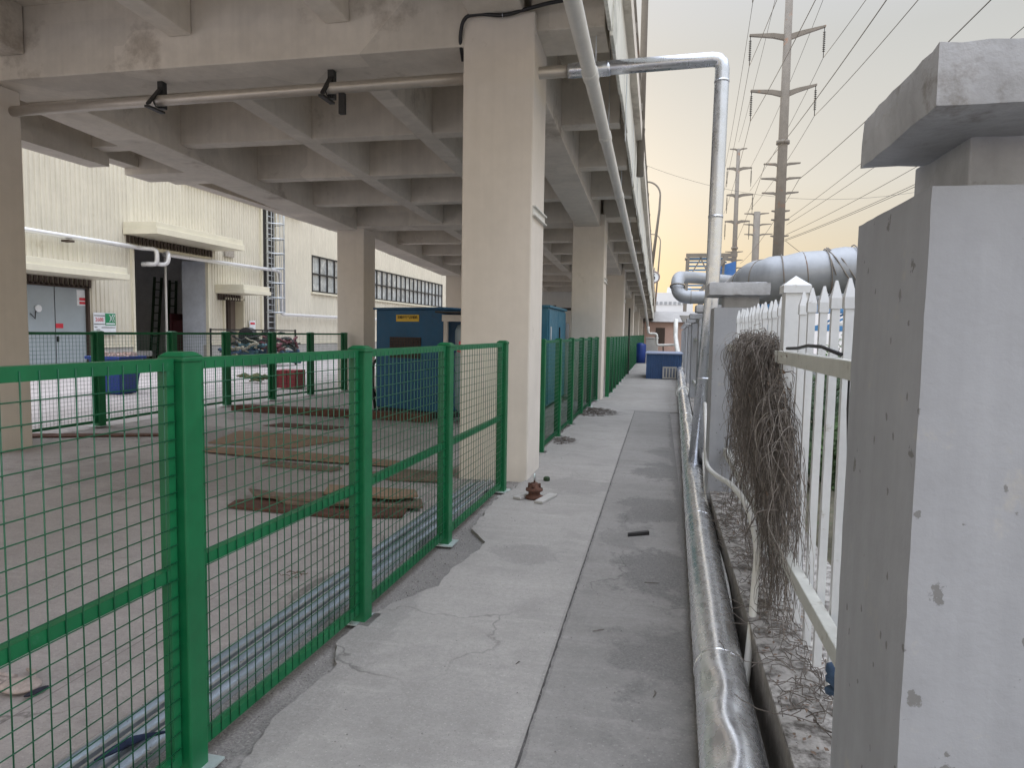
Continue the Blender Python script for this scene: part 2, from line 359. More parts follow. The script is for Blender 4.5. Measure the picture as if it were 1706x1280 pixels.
slab('walkway', jit(-.4575, .3, 14.28, .03, .004), .24, .026, mPathR)
slab('walkway', [(-1.42, 14.31), (-1.35, 17), (-1.15, 22), (-1.15, 90)], 1.2, .024, mPathL)
b = MB().box(-.475, -.45, .3, 14.3, .004, .0215); tag(b.build('joint_filler', M('joint dirt', (.075, .07, .065), .95, var=.5, scale=9)), kind='structure')
# strip in the trench under the pipe
b = MB().box(.24, .46, .3, 14.3, -.02, .006); tag(b.build('trench_bed', mDirt), kind='structure')
b = MB(); b.v = [(.9, -3, .001), (3.5, -3, .001), (3.5, 60, .001), (1.6, 60, .001)]; b.face([0, 1, 2, 3]); tag(b.build('verge', M('soil and dead grass', (.10, .09, .06), .95, var=.4, scale=4, bump=.01, bscale=30, stain=(5, .08, (.05, .075, .03)))), kind='structure')
# roadway outside the boundary
b = MB().box(3.5, 14, -40, 400, -.02, .004); tag(b.build('roadway', mAsph), kind='structure')

# ================================================================ VIADUCT (descends gently away from the camera)
def zg(y): return 4.75-.04*y
via = thing('viaduct', (-4.8, 7.5, 0), 'beige concrete elevated roadway on square columns overhead to the left of the walkway', 'viaduct')
def db(b, x0, x1, y0, y1, lo, hi):   # box whose underside and top follow the slope
    return b.hexa([(x0, y0, zg(y0)+lo), (x1, y0, zg(y0)+lo), (x1, y1, zg(y1)+lo), (x0, y1, zg(y1)+lo), (x0, y0, zg(y0)+hi), (x1, y0, zg(y0)+hi), (x1, y1, zg(y1)+hi), (x0, y1, zg(y1)+hi)])
YEND = 86
tag(db(MB(), -10.2, -.44, -7, YEND, .92, 1.2).build('deck_slab', mSoffit, via))
def beam_part(name, b): return b.build(name, mSoffit, via, bevel=.012)
spans = [(-2.18, 7.12)]+[(7.85+9.3*i, 16.42+9.3*i) for i in range(0, 8)]
for i, (ya, yb) in enumerate(spans):
    lo = .36 if i == 0 else 0.0
    for x0, x1 in ((-2.02, -1.45), (-8.3, -7.55)):
        beam_part('edge_girder', db(MB(), x0, x1, ya+.004, yb-.004, lo, .925))
    rl = .42 if i == 0 else .13
    for xc in (-5.42, -3.5):
        beam_part('long_rib', db(MB(), xc-.14, xc+.14, ya+.003, yb-.003, rl, .925))
    if i < 5:
        for k in (1, 2, 3):
            yc = ya+(yb-ya)*k/4
            for xa, xb in ((-7.553, -5.557), (-5.283, -3.637), (-3.363, -2.017)):
                beam_part('cross_rib', db(MB(), xa, xb, yc-.12, yc+.12, rl-.002, .925))
            for xa, xb in ((-1.455, -.64), (-9.5 if i == 1 and k < 3 else -8.72, -8.297)):
                beam_part('bracket', db(MB(), xa, xb, yc-.13, yc+.13, rl+.02, .925))
    else:
        for k in (1, 2, 3):
            yc = ya+(yb-ya)*k/4; beam_part('bracket', db(MB(), -1.455, -.64, yc-.13, yc+.13, rl+.02, .925))
for i in range(0, 8):
    y0 = 7.12+9.3*i
    lo = .10 if i else .085
    beam_part('cross_beam', db(MB(), -8.3, -2.0, y0+.01, y0+.71, lo, .925))
    beam_part('bracket', db(MB(), -1.40, -.64, y0+.09, y0+.70, .22, .925))
    beam_part('bracket', db(MB(), -8.75, -8.32, y0+.09, y0+.70, .22, .925))
    if zg(y0) < 2.2: continue
    top = zg(y0)+.39 if i == 0 else zg(y0+.3)+.3
    c = MB().box(-2.09, -1.335, y0, y0+.74, -.05, top).build('column', mCol, via, bevel=.018)
    # small channel bolted on the walkway side
    zc = 2.86 if i == 0 else 2.9-.05*i
    if zc < zg(y0)-.3:
        q = MB()
        for dz in (-.045, .045): q.box(-1.337, -1.30, y0+.02, y0+.76, zc+dz-.006, zc+dz+.006)
        q.box(-1.337, -1.325, y0+.02, y0+.76, zc-.04, zc+.04); q.build('channel', mPVC, c)
    xs = (-8.78, -8.06) if i == 0 else (-8.25, -7.5)
    ya = 6.80 if i == 0 else y0+.3
    MB().box(xs[0], xs[1], ya, ya+.72, -.05, zg(y0)+(.2 if i else .075)).build('column', mCol, via, bevel=.018)
# drop fascia along the far (yard side) edge of the deck, deeper at the two nearest brackets
MB().box(-9.60, -9.30, 10.225, 11.01, 4.455, 5.2).build('edge_fascia', mSoffit, via)
MB().box(-9.60, -9.30, 11.67, 20.0, 4.50, 5.0).build('edge_fascia', mSoffit, via)
MB().box(-9.60, -9.20, 3.0, 10.22, 4.28, 5.2).build('edge_fascia', mSoffit, via)
MB().box(-9.60, -8.31, 11.02, 11.66, 4.335, 5.1).build('edge_fascia', mSoffit, via)
# parapet: panels with slight gaps, streaked, flared top
yy = -6.9; k = 0
while yy < YEND-2.5:
    L_ = 1.55
    p = MB(); a, c = yy, yy+L_-.012
    dx = random.uniform(-.012, .012); z0_ = random.choice((.05, .09, .14)); zt_ = 1.5+random.uniform(-.05, .05)
    prof = [(-.585+dx, z0_), (-.548+dx, z0_), (-.540+dx, .8), (-.530+dx, zt_-.12), (-.515+dx, zt_-.1), (-.515+dx, zt_), (-.63+dx, zt_), (-.63+dx, zt_-.4)]
    p.prism(prof, lambda x, z: (x, a, zg(a)+z), lambda x, z: (x, c, zg(c)+z)); p.build('parapet_panel', mPara, via, bevel=.008)
    yy += L_; k += 1
# strips of steel joining panels to brackets
for i in range(0, 12):
    y0 = 9.4+2.33*i
    db(MB(), -.534, -.526, y0-.03, y0+.03, -.25, .75).build('bracket_strap', mZinc, via)
# railing above the parapet
rl_ = MB()
rl_.tube([(-.50, -6, zg(-6)+1.95), (-.50, YEND-3, zg(YEND-3)+1.95)], .022, 8)
rl_.tube([(-.50, -6, zg(-6)+1.75), (-.50, YEND-3, zg(YEND-3)+1.75)], .018, 8)
rl_.build('guard_rail', mSteel, via)
for i in range(30):
    y0 = -5+3.0*i
    q = MB().beam((-.53, y0, zg(y0)+1.4), (-.49, y0, zg(y0)+2.05), .04, .07, up=(0, 1, 0)); q.beam((-.51, y0, zg(y0)+1.45), (-.44, y0, zg(y0)+1.45), .08, .14)
    q.build('rail_post', mSteel, via)

# white drain pipe slung under the brackets
dp = thing('drain_pipe', (-.88, 8, 4.4), 'long white drain pipe slung under the edge of the viaduct', 'pipe')
def zd(y): return 4.02-.036*(y-9.25)
pts = [(-.73-.0018*y, y, zd(y)) for y in [1.2+2*i for i in range(18)]]
pts += [(-.80, 37.5, 2.8), (-.74, 40, 2.3), (-.72, 43, 1.7)]
MB().tube(pts, .071, 16).build('pipe_run', mPVC, dp)
for y in (4.2, 6.9, 8.8, 12.0, 16.1, 20.6, 25.2):
    x = -.73-.0018*y
    q = MB().tube([(x, y-.10, zd(y-.10)), (x, y-.09, zd(y-.09)), (x, y+.09, zd(y+.09)), (x, y+.10, zd(y+.10))], [.073, .080, .080, .073], 16)
    q.build('coupling', mPVC, dp)
    q = MB().tube([(x, y+.5, zd(y+.5)+.08), (x, y+.5, zg(y+.5)+.9)], .005, 6); q.build('hanger_rod', mZinc, dp)

# overhead jacketed pipe crossing to the wall and coming down at the second pillar
op = thing('jacketed_pipe', (-2, 7.4, 4.2), 'jacketed metal pipe passing through the first column and bending down beside the second pillar', 'pipe')
MB().tube([(-9.6, 7.4, 4.255), (-1.0, 7.4, 4.335)], .062, 18).build('pipe_run', mPipeDull, op)
MB().tube([(-1.03, 7.4, 4.335), (-.99, 7.4, 4.335), (-.62, 7.4, 4.335), (-.59, 7.4, 4.335)], [.071, .076, .076, .071], 18).build('sleeve', mPipeSheet, op)
pts = bend([(-.97, 7.4, 4.335), (.525, 7.4, 4.36), (.508, 7.4, 2.05), (.395, 7.4, .2)], .10, 3)
MB().tube(pts, .071, 18, sm=True).build('sleeve', mPipeSheet, op)
for z_, r_ in ((4.14, .075), (2.8, .075), (1.15, .074)):
    x = .524-(4.2-z_)*.0075 if z_ > 2 else .453
    MB().tube([(x, 7.4, z_-.012), (x, 7.4, z_+.012)], r_, 18).build('seam_band', mPipeSheet, op)
for x in (-5.97, -3.75):
    q = MB().box(x-.035, x+.035, 7.45, 7.53, 4.22, 4.54); q.box(x-.03, x+.03, 7.22, 7.5, 4.165, 4.19); q.beam((x, 7.50, 4.5), (x+.02, 7.22, 4.2), .05, .02)
    q.tube([(x+.0, 7.4+.068*math.cos(a), 4.285+.068*math.sin(a)) for a in [i*math.pi/8 for i in range(17)]], .007, 6)
    q.build('wall_bracket', mBlack, op)
tag(MB().box(-3.62, -3.55, 7.38, 7.44, 4.02, 4.25).build('junction_box', mBlack, at=(-3.34, 7, 3.96), bevel=.005), 'small black box hanging just below the overhead pipe', 'junction box')
# black cable round the head of the first column
q = MB(); pts = [(-2.13, 7.25, 4.45), (-2.125, 7.11, 4.62), (-2.09, 7.07, 4.76), (-2.04, 7.065, 4.825), (-1.88, 7.06, 4.83), (-1.71, 7.06, 4.80), (-1.60, 7.06, 4.80), (-1.45, 7.05, 4.83), (-1.2, 7.02, 4.86), (-1.0, 7.0, 4.87), (-.75, 6.9, 4.86), (-.6, 6.5, 5.0), (-.55, 5.9, 5.15)]
q.tube(bend(pts, .06, 3), .019, 10); cb = q.build('black_cable', mRubber, at=(-1.7, 7.06, 4.8)); tag(cb, 'thick black cable draped round the head of the nearest tall column', 'cable')
MB().tube([(-1.66, 7.06+.024*math.cos(a), 4.80+.024*math.sin(a)) for a in [i*math.pi/6 for i in range(13)]], .004, 5).build('cable_clip', mZinc, cb)

# ================================================================ GREEN MESH FENCES
LP = 1.36
def frame_mesh(mid=True):
    b = MB(); h = .019
    b.box(-h, h, 0, LP, 1.435, 1.475); b.box(-h, h, 0, LP, .055, .095)
    b.box(-h+.001, h-.001, 0.001, .036, .094, 1.436); b.box(-h+.001, h-.001, LP-.036, LP-.001, .094, 1.436)
    if mid: b.box(-h+.002, h-.002, .035, LP-.035, .725, .765)
    return b
def wire_mesh(sp=.06):
    b = MB(); r = .0023
    y = .045
    while y < LP-.03: b.tube([(.020, y, .06), (.020, y, 1.462)], r, 5); y += sp
    z_ = .125
    while z_ < 1.42: b.tube([(.0235, .006, z_), (.0235, LP-.006, z_)], r*.9, 5); z_ += sp
    return b
def post_mesh():
    b = MB(); w_ = .047
    b.box(-w_, w_, -w_, w_, 0, 1.478)
    c = .052; b.box(-c, c, -c, c, 1.462, 1.482)
    k = len(b.v); b.v += [(-c, -c, 1.482), (c, -c, 1.482), (c, c, 1.482), (-c, c, 1.482), (-.032, -.032, 1.497), (.032, -.032, 1.497), (.032, .032, 1.497), (-.032, .032, 1.497)]
    for f in ((0, 1, 5, 4), (1, 2, 6, 5), (2, 3, 7, 6), (3, 0, 4, 7), (4, 5, 6, 7)): b.face([k+i for i in f])
    return b
def mk(b, name, mat, bevel=0):
    o = b.build(name, mat, bevel=bevel); me = o.data; COL.objects.unlink(o); bpy.data.objects.remove(o); return me
ME_F1 = mk(frame_mesh(True), 'panel_frame', mGreen); ME_F0 = mk(frame_mesh(False), 'panel_frame', mGreen)
ME_W = mk(wire_mesh(), 'wire_mesh', mGreenD); ME_P = mk(post_mesh(), 'post', mGreen)
ME_B = mk(MB().box(-.085, .085, -.085, .085, 0, .008), 'base_plate', mGal)
def inst(name, me, parent, loc, rz=0, sy=1, sx=1):
    o = bpy.data.objects.new(name, me); COL.objects.link(o); o.parent = parent; o.location = loc; o.rotation_euler = (0, 0, rz); o.scale = (sx, sy, 1); return o
def fence_run(pts, label, me_frame, panels=None, flip=False, pw=1.0, group='green mesh fence runs'):
    p0 = Vector((*pts[0], 0)); root = thing('mesh_fence', p0, label, 'fence', group)
    for i, p in enumerate(pts):
        q = pts[min(i+1, len(pts)-1)]; a = pts[i-1] if i else p
        dx, dy = q[0]-a[0], q[1]-a[1]; rz = -math.atan2(dx, dy)
        loc = Vector((*p, .018))-p0
        o = inst('post', ME_P, root, loc, rz, pw, pw); inst('base_plate', ME_B, o, (0, 0, .002), 0)
        md = o.modifiers.new('bevel', 'BEVEL'); md.width = .006; md.segments = 2; md.limit_method = 'ANGLE'
    for i in range(len(pts)-1):
        if panels and i not in panels: continue
        a = Vector((*pts[i], .018)); c = Vector((*pts[i+1], .018)); d_ = (c-a); Ln = d_.length-.10*pw-.016; u = d_.normalized()
        st = a+u*(.05*pw+.008); rz = -math.atan2(d_.x, d_.y)
        f = inst('panel_frame', me_frame, root, st-p0, rz, Ln/LP)
        if flip: f.scale.x = -1
        inst('wire_mesh', ME_W, f, (0, 0, 0), 0, 1)
    return root
fence_run([(-1.61, .66), (-1.60, 2.07), (-1.55, 3.41), (-1.525, 4.83), (-1.50, 6.59)], 'nearest green mesh fence beside the walkway with a middle rail across each panel', ME_F1)
fence_run([(-1.50, 8.9), (-1.49, 10.35), (-1.48, 11.8), (-1.47, 13.3), (-1.46, 14.8), (-1.45, 16.28)], 'green mesh fence run between the first and second walkway columns', ME_F0)
fence_run([(-1.25, 17.2+1.42*i) for i in range(27)], 'longest green mesh fence run stretching away past the second walkway column', ME_F0)
fence_run([(-8.66, 7.70), (-8.585, 9.2), (-8.60, 10.9), (-8.55, 12.42), (-8.33, 13.75), (-8.17, 15.15), (-7.95, 16.5)], 'dark green mesh fence across the yard between the two left columns', ME_F0, flip=True, pw=1.35)

# ================================================================ BOUNDARY: ledge, pillars, picket fence
def wx(y): return .43 if y < 5.6 else .43+.0215*(y-5.6)
b = MB(); ys = [-1.5, 5.6, 60]
for a, c in zip(ys, ys[1:]):
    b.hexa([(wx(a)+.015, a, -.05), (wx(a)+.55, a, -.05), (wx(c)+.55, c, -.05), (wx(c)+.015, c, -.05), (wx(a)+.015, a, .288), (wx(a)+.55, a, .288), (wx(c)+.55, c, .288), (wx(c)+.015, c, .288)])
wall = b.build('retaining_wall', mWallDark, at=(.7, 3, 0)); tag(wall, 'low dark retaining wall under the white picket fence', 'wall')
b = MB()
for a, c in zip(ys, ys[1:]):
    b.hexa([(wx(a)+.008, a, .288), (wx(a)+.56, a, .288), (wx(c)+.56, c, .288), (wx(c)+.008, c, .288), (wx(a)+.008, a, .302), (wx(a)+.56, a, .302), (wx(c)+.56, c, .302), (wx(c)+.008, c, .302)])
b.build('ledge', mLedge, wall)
def rough_block(x0, x1, y0, y1, z0, z1, ch, amp, n=14, seed=1):
    """block with chamfered, chipped edges: subdivided box surface displaced slightly"""
    rnd = random.Random(seed); b = MB()
    def P_(u, v_, w_):
        x = x0+(x1-x0)*u; y = y0+(y1-y0)*v_; z = z0+(z1-z0)*w_
        e = sum(1 for t in (u, v_, w_) if t in (0, 1))
        if e >= 2:
            j = ch*(.8+.4*rnd.random())
            x += j*(1 if u == 0 else -1 if u == 1 else 0)*.6; y += j*(1 if v_ == 0 else -1 if v_ == 1 else 0)*.6; z += j*(1 if w_ == 0 else -1 if w_ == 1 else 0)*.6
        x += rnd.uniform(-amp, amp); y += rnd.uniform(-amp, amp); z += rnd.uniform(-amp, amp); return (x, y, z)
    nx = max(2, int((x1-x0)/.035)); ny = max(2, int((y1-y0)/.035)); nz = max(2, int((z1-z0)/.035))
    ids = {}
    def vid(i, j, k):
        if (i, j, k) not in ids: ids[(i, j, k)] = len(b.v); b.v.append(P_(i/nx, j/ny, k/nz))
        return ids[(i, j, k)]
    for i in range(nx):
        for j in range(ny):
            b.face([vid(i, j, 0), vid(i, j+1, 0), vid(i+1, j+1, 0), vid(i+1, j, 0)], True); b.face([vid(i, j, nz), vid(i+1, j, nz), vid(i+1, j+1, nz), vid(i, j+1, nz)], True)
    for i in range(nx):
        for k in range(nz):
            b.face([vid(i, 0, k), vid(i+1, 0, k), vid(i+1, 0, k+1), vid(i, 0, k+1)], True); b.face([vid(i, ny, k), vid(i, ny, k+1), vid(i+1, ny, k+1), vid(i+1, ny, k)], True)
    for j in range(ny):
        for k in range(nz):
            b.face([vid(0, j, k), vid(0, j, k+1), vid(0, j+1, k+1), vid(0, j+1, k)], True); b.face([vid(nx, j, k), vid(nx, j+1, k), vid(nx, j+1, k+1), vid(nx, j, k+1)], True)
    return b
def autosmooth(o, ang=35):
    me = o.data
    try:
        me.set_sharp_from_angle(angle=R(ang))
    except Exception: pass
    return o
ordn = ['', 'second', 'third', 'fourth', 'fifth', 'sixth', 'seventh', 'eighth', 'ninth', 'tenth', 'eleventh']
PY = [1.25, 5.9, 10.3, 14.7, 19.1, 23.5, 27.9, 32.3, 36.7, 41.1]
for i, y in enumerate(PY):
    x = .42 if i == 0 else .425 if i == 1 else wx(y)+.01
    lab = 'large whitewashed concrete pillar nearest the camera with an overhanging grey cap' if i == 0 else '%s whitewashed boundary pillar from the camera, with a grey cap' % ordn[i]
    t = thing('boundary_pillar', (x+.2, y+.2, .3), lab, 'pillar', 'concrete pillars along the boundary wall')
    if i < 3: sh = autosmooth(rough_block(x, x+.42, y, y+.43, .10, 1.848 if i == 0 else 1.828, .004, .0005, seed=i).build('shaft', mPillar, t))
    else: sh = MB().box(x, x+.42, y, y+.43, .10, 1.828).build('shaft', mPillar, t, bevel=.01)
    MB().box(x+.085, x+.36, y+.085, y+.35, 1.82, 1.95).build('neck', mCap, t, bevel=.004)
    if i == 0: cp = autosmooth(rough_block(.388, .93, 1.165, 1.57, 1.942, 2.045, .009, .0010, seed=9).build('cap', mCap, t), 40)
    elif i < 3: autosmooth(rough_block(x-.05, x+.43, y-.05, y+.43, 1.922, 2.03, .008, .0015, seed=11+i).build('cap', mCap, t), 40)
    else: MB().box(x-.05, x+.43, y-.05, y+.43, 1.922, 2.03).build('cap', mCap, t, bevel=.008)

def picket(b, x, y, z0=.39, tip=1.80, w_=.0135):
    b.box(x-w_, x+w_, y-w_, y+w_, z0, tip-.085); c = w_+.004
    b.box(x-c, x+c, y-c, y+c, tip-.10, tip-.062)
    k = len(b.v); b.v += [(x-c, y-c, tip-.062), (x+c, y-c, tip-.062), (x+c, y+c, tip-.062), (x-c, y+c, tip-.062), (x, y, tip+.002)]
    q = .004
    b.v[-1:] = [(x-q, y-q, tip), (x+q, y-q, tip), (x+q, y+q, tip), (x-q, y+q, tip)]
    for f in ((0, 1, 5, 4), (1, 2, 6, 5), (2, 3, 7, 6), (3, 0, 4, 7), (4, 5, 6, 7)): b.face([k+i for i in f])
    return b
def picket_bay(y0, ys_, ypost, X, lab, near):
    t = thing('picket_fence', (X, y0, .3), lab, 'fence', 'white picket fence bays')
    for j, y in enumerate(ys_):
        tip = 1.80+random.uniform(-.008, .008)
        lean = random.uniform(-.006, .006)
        b = picket(MB(), X, y, .385, tip); b.v = [(vx+lean*(vz-1), vy+random.uniform(-.0006, .0006), vz) for vx, vy, vz in b.v]
        b.build('picket', mWhitePaint, t)
    if ypost:
        b = MB().box(X-.045, X+.055, ypost, ypost+.10, .30, 1.825); b.build('post', mWhitePaint, t, bevel=.003)
        c = MB(); k = (X-.055, X+.065, ypost-.01, ypost+.11)
        c.box(k[0], k[1], k[2], k[3], 1.80, 1.835)
        n0 = len(c.v); c.v += [(k[0], k[2], 1.835), (k[1], k[2], 1.835), (k[1], k[3], 1.835), (k[0], k[3], 1.835), (X+.005, ypost+.05, 1.882)]
        for f in ((0, 1, 4), (1, 2, 4), (2, 3, 4), (3, 0, 4)): c.face([n0+i for i in f])
        c.build('post_cap', mWhitePaint, t)
    ya = y0+.44; ye = y0+4.64
    if ypost:
        MB().box(X-.068, X-.022, ya-.01, ypost-.003, 1.475, 1.532).build('top_rail', mRail, t, bevel=.002)
        MB().box(X-.066, X-.023, ypost+.103, ye, 1.475, 1.530).build('top_rail', mRail, t, bevel=.002)
    MB().box(X-.066, X-.0225, ya-.01, ye, .615, .675).build('bottom_rail', mRail, t, bevel=.004)
    return t
near_y = [1.92, 2.10, 2.28, 2.455, 2.655, 2.84, 3.05, 3.24, 3.64, 3.80, 3.97, 4.13, 4.31, 4.48, 4.65, 4.83, 5.0, 5.18, 5.36, 5.54, 5.72]
picket_bay(1.25, near_y, 3.40, .605, 'white picket fence bay between the nearest and second pillars', True)
for i in (1, 2):
    y0 = PY[i]
    picket_bay(y0, [y0+.55+.18*j for j in range(20)], y0+2.1, wx(y0+2)+.17, 'white picket fence bay behind the %s pillar from the camera' % ordn[i], False)

# ---- dead vines hanging over the fence between the mid post and the second pillar
def strands(n, seed, w0, w1, rad):
    rnd = random.Random(seed); b = MB()
    for i in range(n):
        y = rnd.uniform(3.0, 5.15) if rnd.random() < .7 else rnd.uniform(3.1, 4.2)
        x = .565-abs(rnd.gauss(0, .030)); ztop = 1.58-.04*abs(y-4.4)+rnd.gauss(0, .03)
        if y < 3.5: ztop -= (3.5-y)*.75+rnd.random()*.2
        if rnd.random() < .35: ztop -= rnd.uniform(.1, .7)
        L_ = rnd.uniform(.2, .85); st = .045; pts = []; dx = rnd.gauss(0, .25); dy = rnd.gauss(0, .45); dz = -1; z = ztop
        if rnd.random() < .3: dz = .35
        k = 0
        while k*st < L_ and z > .34:
            pts.append((x, y, z)); dx += rnd.gauss(0, .12)+(.545-x)*1.2; dy += rnd.gauss(0, .24); dx *= .86; dy *= .90
            dz = dz*.8-.22
            l_ = math.sqrt(dx*dx+dy*dy+dz*dz); x += dx/l_*st; y += dy/l_*st; z += dz/l_*st; x = min(x, .60); k += 1
        if len(pts) > 3: b.tube(pts, [rad*(1-.6*j/len(pts)) for j in range(len(pts))], 3, cap=False)
    return b
vn = thing('dry_vine', (.53, 4.3, .3), 'tangled curtain of dead brown vine stems hanging over the picket fence', 'vine')
strands(1650, 3, 0, 0, .0020).build('stems', mTwig, vn)
strands(600, 5, 0, 0, .0017).build('stems', mTwigL, vn)
strands(60, 8, 0, 0, .0052).build('woody_stems', mTwig, vn)
rnd = random.Random(77); b = MB()
for i in range(700):
    y = rnd.uniform(3.1, 5.1); x = .56-abs(rnd.gauss(0, .04)); z = rnd.uniform(.4, 1.58); s_ = rnd.uniform(.008, .02); a = rnd.uniform(0, 6.28); c_ = rnd.uniform(-1, 1); k = len(b.v)
    b.v += [(x, y, z), (x-s_*.5, y+s_*math.cos(a), z+s_*.4), (x-s_*.2, y+1.6*s_*math.cos(a), z+s_*c_), (x+s_*.3, y+s_*.6*math.cos(a), z-s_*.6)]; b.face([k, k+1, k+2, k+3])
b.build('dead_leaves', mWood, vn)
# ground-level tangle on the ledge
rnd = random.Random(12); b = MB()
for i in range(220):
    y = rnd.uniform(2.3, 5.7); x = rnd.uniform(.50, .62); z = .31+abs(rnd.gauss(0, .05)); a = rnd.uniform(0, 6.28); pts = []
    for k in range(rnd.randint(4, 11)):
        pts.append((min(x, .64), y, z)); a += rnd.gauss(0, .5); x += math.cos(a)*.03; y += math.sin(a)*.035; z = max(.305, z+rnd.gauss(0, .012))
    b.tube(pts, .0019, 3, cap=False)
b.build('runners', mTwig, vn)
# leaf litter on the ledge
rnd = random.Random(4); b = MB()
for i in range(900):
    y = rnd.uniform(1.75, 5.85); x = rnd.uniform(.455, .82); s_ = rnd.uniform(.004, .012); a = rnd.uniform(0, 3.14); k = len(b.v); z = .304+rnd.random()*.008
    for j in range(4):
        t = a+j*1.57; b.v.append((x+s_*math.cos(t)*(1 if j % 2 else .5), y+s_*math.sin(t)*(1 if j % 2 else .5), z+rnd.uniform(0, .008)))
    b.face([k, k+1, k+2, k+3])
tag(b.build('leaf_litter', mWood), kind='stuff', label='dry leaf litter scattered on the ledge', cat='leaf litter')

# ---- silver pipe along the wall foot
def sx_(y): return .283+.019*(y-2.35)
dents = [(2.72, .13, -.7, .50), (2.52, .12, .5, .42), (2.28, .14, -.5, .60), (2.1, .1, .4, .45), (8.6, .25, .3, .4), (6.9, .2, -.2, .35), (10.6, .3, .2, .3), (4.9, .12, .0, .10)]
def dentf(i, a, p):
    f = 1.0
    for y0, wy, a0, am in dents:
        q = abs(p.y-y0)/wy; e = abs(math.atan2(math.sin(a-a0), math.cos(a-a0)))/.7
        if q < 1 and e < 1: f -= am*.38*(1-q)*(1-e)
    f += .005*math.sin(p.y*5+a*2)+.002*math.sin(p.y*13-a*3)
    return f
sp_ = thing('silver_pipe', (.35, 6, .1), 'long dented silver jacketed pipe lying along the foot of the boundary wall', 'pipe')
n_ = 420; pts = []
for i in range(n_):
    y = .45+i*(26.5-.45)/(n_-1); pts.append((sx_(y), y, .135+.012*max(0, y-4)+.01*math.sin(y*.7)))
MB().tube(pts, .107, 36, dent=dentf).build('jacket', mPipeBright, sp_)
for y in (1.9, 3.02, 5.4, 8.2, 11.4, 14.8, 18.6):
    z = .135+.012*max(0, y-4)+.01*math.sin(y*.7)
    MB().tube([(sx_(y-.014), y-.014, z), (sx_(y-.008), y-.008, z), (sx_(y+.008), y+.008, z), (sx_(y+.014), y+.014, z)], [.107, .1095, .1095, .107], 28).build('seam_band', mPipeBright, sp_)
e0 = pts[-1]
MB().tube(bend([e0, (.76, 28, .62), (.72, 31, 1.1), (.70, 33, 1.5), (.70, 33.3, 2.3)], .25, 4), .10, 16).build('riser', mPVC, sp_)
MB().tube(bend([(.70, 33, 1.12), (-.15, 33, 1.08), (-.15, 33, 1.62), (-.55, 33, 1.62), (-.55, 33, 1.95)], .12, 4), .055, 12).build('branch', mPVC, sp_)
for y in (1.1, 4.3, 7.6, 11.0, 15.5): tag(MB().box(sx_(y)-.10, sx_(y)+.10, y-.06, y+.06, .006, .055 if y < 5 else .01+.012*(y-4)+.025).build('support_block', mConc, sp_))
# wire twist round the pipe far off
q = MB()
for j in range(5):
    yc = 16.2+j*.07; zc = .135+.012*12.2
    q.tube([(sx_(yc)+.125*math.cos(a)+.03*math.sin(3*a+j), yc+.10*math.sin(a+j), zc+.125*math.sin(a)) for a in [i*math.pi/8 for i in range(17)]], .008, 5)
tag(q.build('tie_wire', mPVC, at=(sx_(16.2), 16.2, .3)), 'pale loops of wire tied round the silver pipe', 'wire')

# hoses
q = MB(); hp = [(.47, 7.3, .9), (.455, 6.75, .64), (.41, 6.0, .53), (.405, 5.5, .555), (.425, 4.9, .62), (.46, 4.5, .665), (.475, 4.0, .70), (.49, 3.75, .675), (.49, 3.5, .62), (.485, 3.38, .56), (.475, 3.36, .44), (.455, 3.26, .244), (.40, 3.0, .085)]
q.tube(bend(hp, .3, 5), .0175, 10); tag(q.build('white_hose', mPVC, at=(.5, 5, .35)), 'white plastic conduit curling from the vertical pipe across the ledge', 'hose')
q = MB(); hp = [(.46, 7.2, .40), (.415, 6.0, .25), (.42, 5.2, .17), (.43, 4.63, .161), (.43, 4.05, .153), (.42, 3.7, .093), (.41, 3.2, .03)]
q.tube(bend(hp, .3, 5), .009, 8); tag(q.build('thin_conduit', mPVC, at=(.46, 5, .15)), 'thin pale cable in the gap between silver pipe and wall', 'cable')
# rag on bottom of a picket
q = MB()
for j in range(3): q.tube([(.60+.035*math.cos(a), 2.30+.035*math.sin(a), .47+.03*j+.012*math.sin(2*a+j)) for a in [i*math.pi/6 for i in range(13)]], .016, 6)
tag(q.build('rag', mClothB, at=(.6, 2.3, .5)), 'small blue rag tied round the foot of a picket', 'rag')
q = MB().tube([(.56, 2.35, 1.545), (.555, 2.6, 1.565), (.56, 2.85, 1.565), (.565, 3.1, 1.55), (.56, 3.3, 1.545)], .007, 6)
q.tube([(.575, 2.3, 1.5), (.57, 2.28, 1.38), (.575, 2.27, 1.25), (.58, 2.26, 1.18), (.585, 2.2, 1.12), (.6, 2.12, 1.10)], .0035, 5)
tag(q.build('black_wire', mRubber, at=(.56, 2.6, 1.5)), 'black wire lying along the top rail of the picket fence', 'wire')

# ================================================================ WALKWAY CLUTTER
v = thing('rusty_valve', (-1.12, 6.35, .03), 'rusty valve standing on small slabs at the foot of the first walkway column', 'valve')
MB().lathe((-1.12, 6.35, .03), [(.085, 0), (.09, .02), (.06, .03), (.055, .06), (.082, .075), (.082, .095), (.045, .11), (.042, .14), (.03, .15)], 18).build('body', mRust, v)
MB().beam((-1.12, 6.35, .17), (-1.12, 6.35, .235), .014, .014).build('stem', mRust, v)
q = MB()
for a in range(4):
    q.tube([(-1.12+.05*math.cos(a*1.57), 6.35+.05*math.sin(a*1.57), .13), (-1.12+.05*math.cos(a*1.57), 6.35+.05*math.sin(a*1.57), .175)], .012, 6)
q.build('bolt', mRust, v)
q = MB().tube([(-1.12, 6.35+.022*math.cos(a), .235+.028*math.sin(a)) for a in [i*math.pi/8 for i in range(17)]], .007, 6); q.build('ring', mGal, v)
MB().beam((-1.27, 6.25, .042), (-1.17, 6.5, .042), .085, .024).build('slab', mConc, v, bevel=.004)
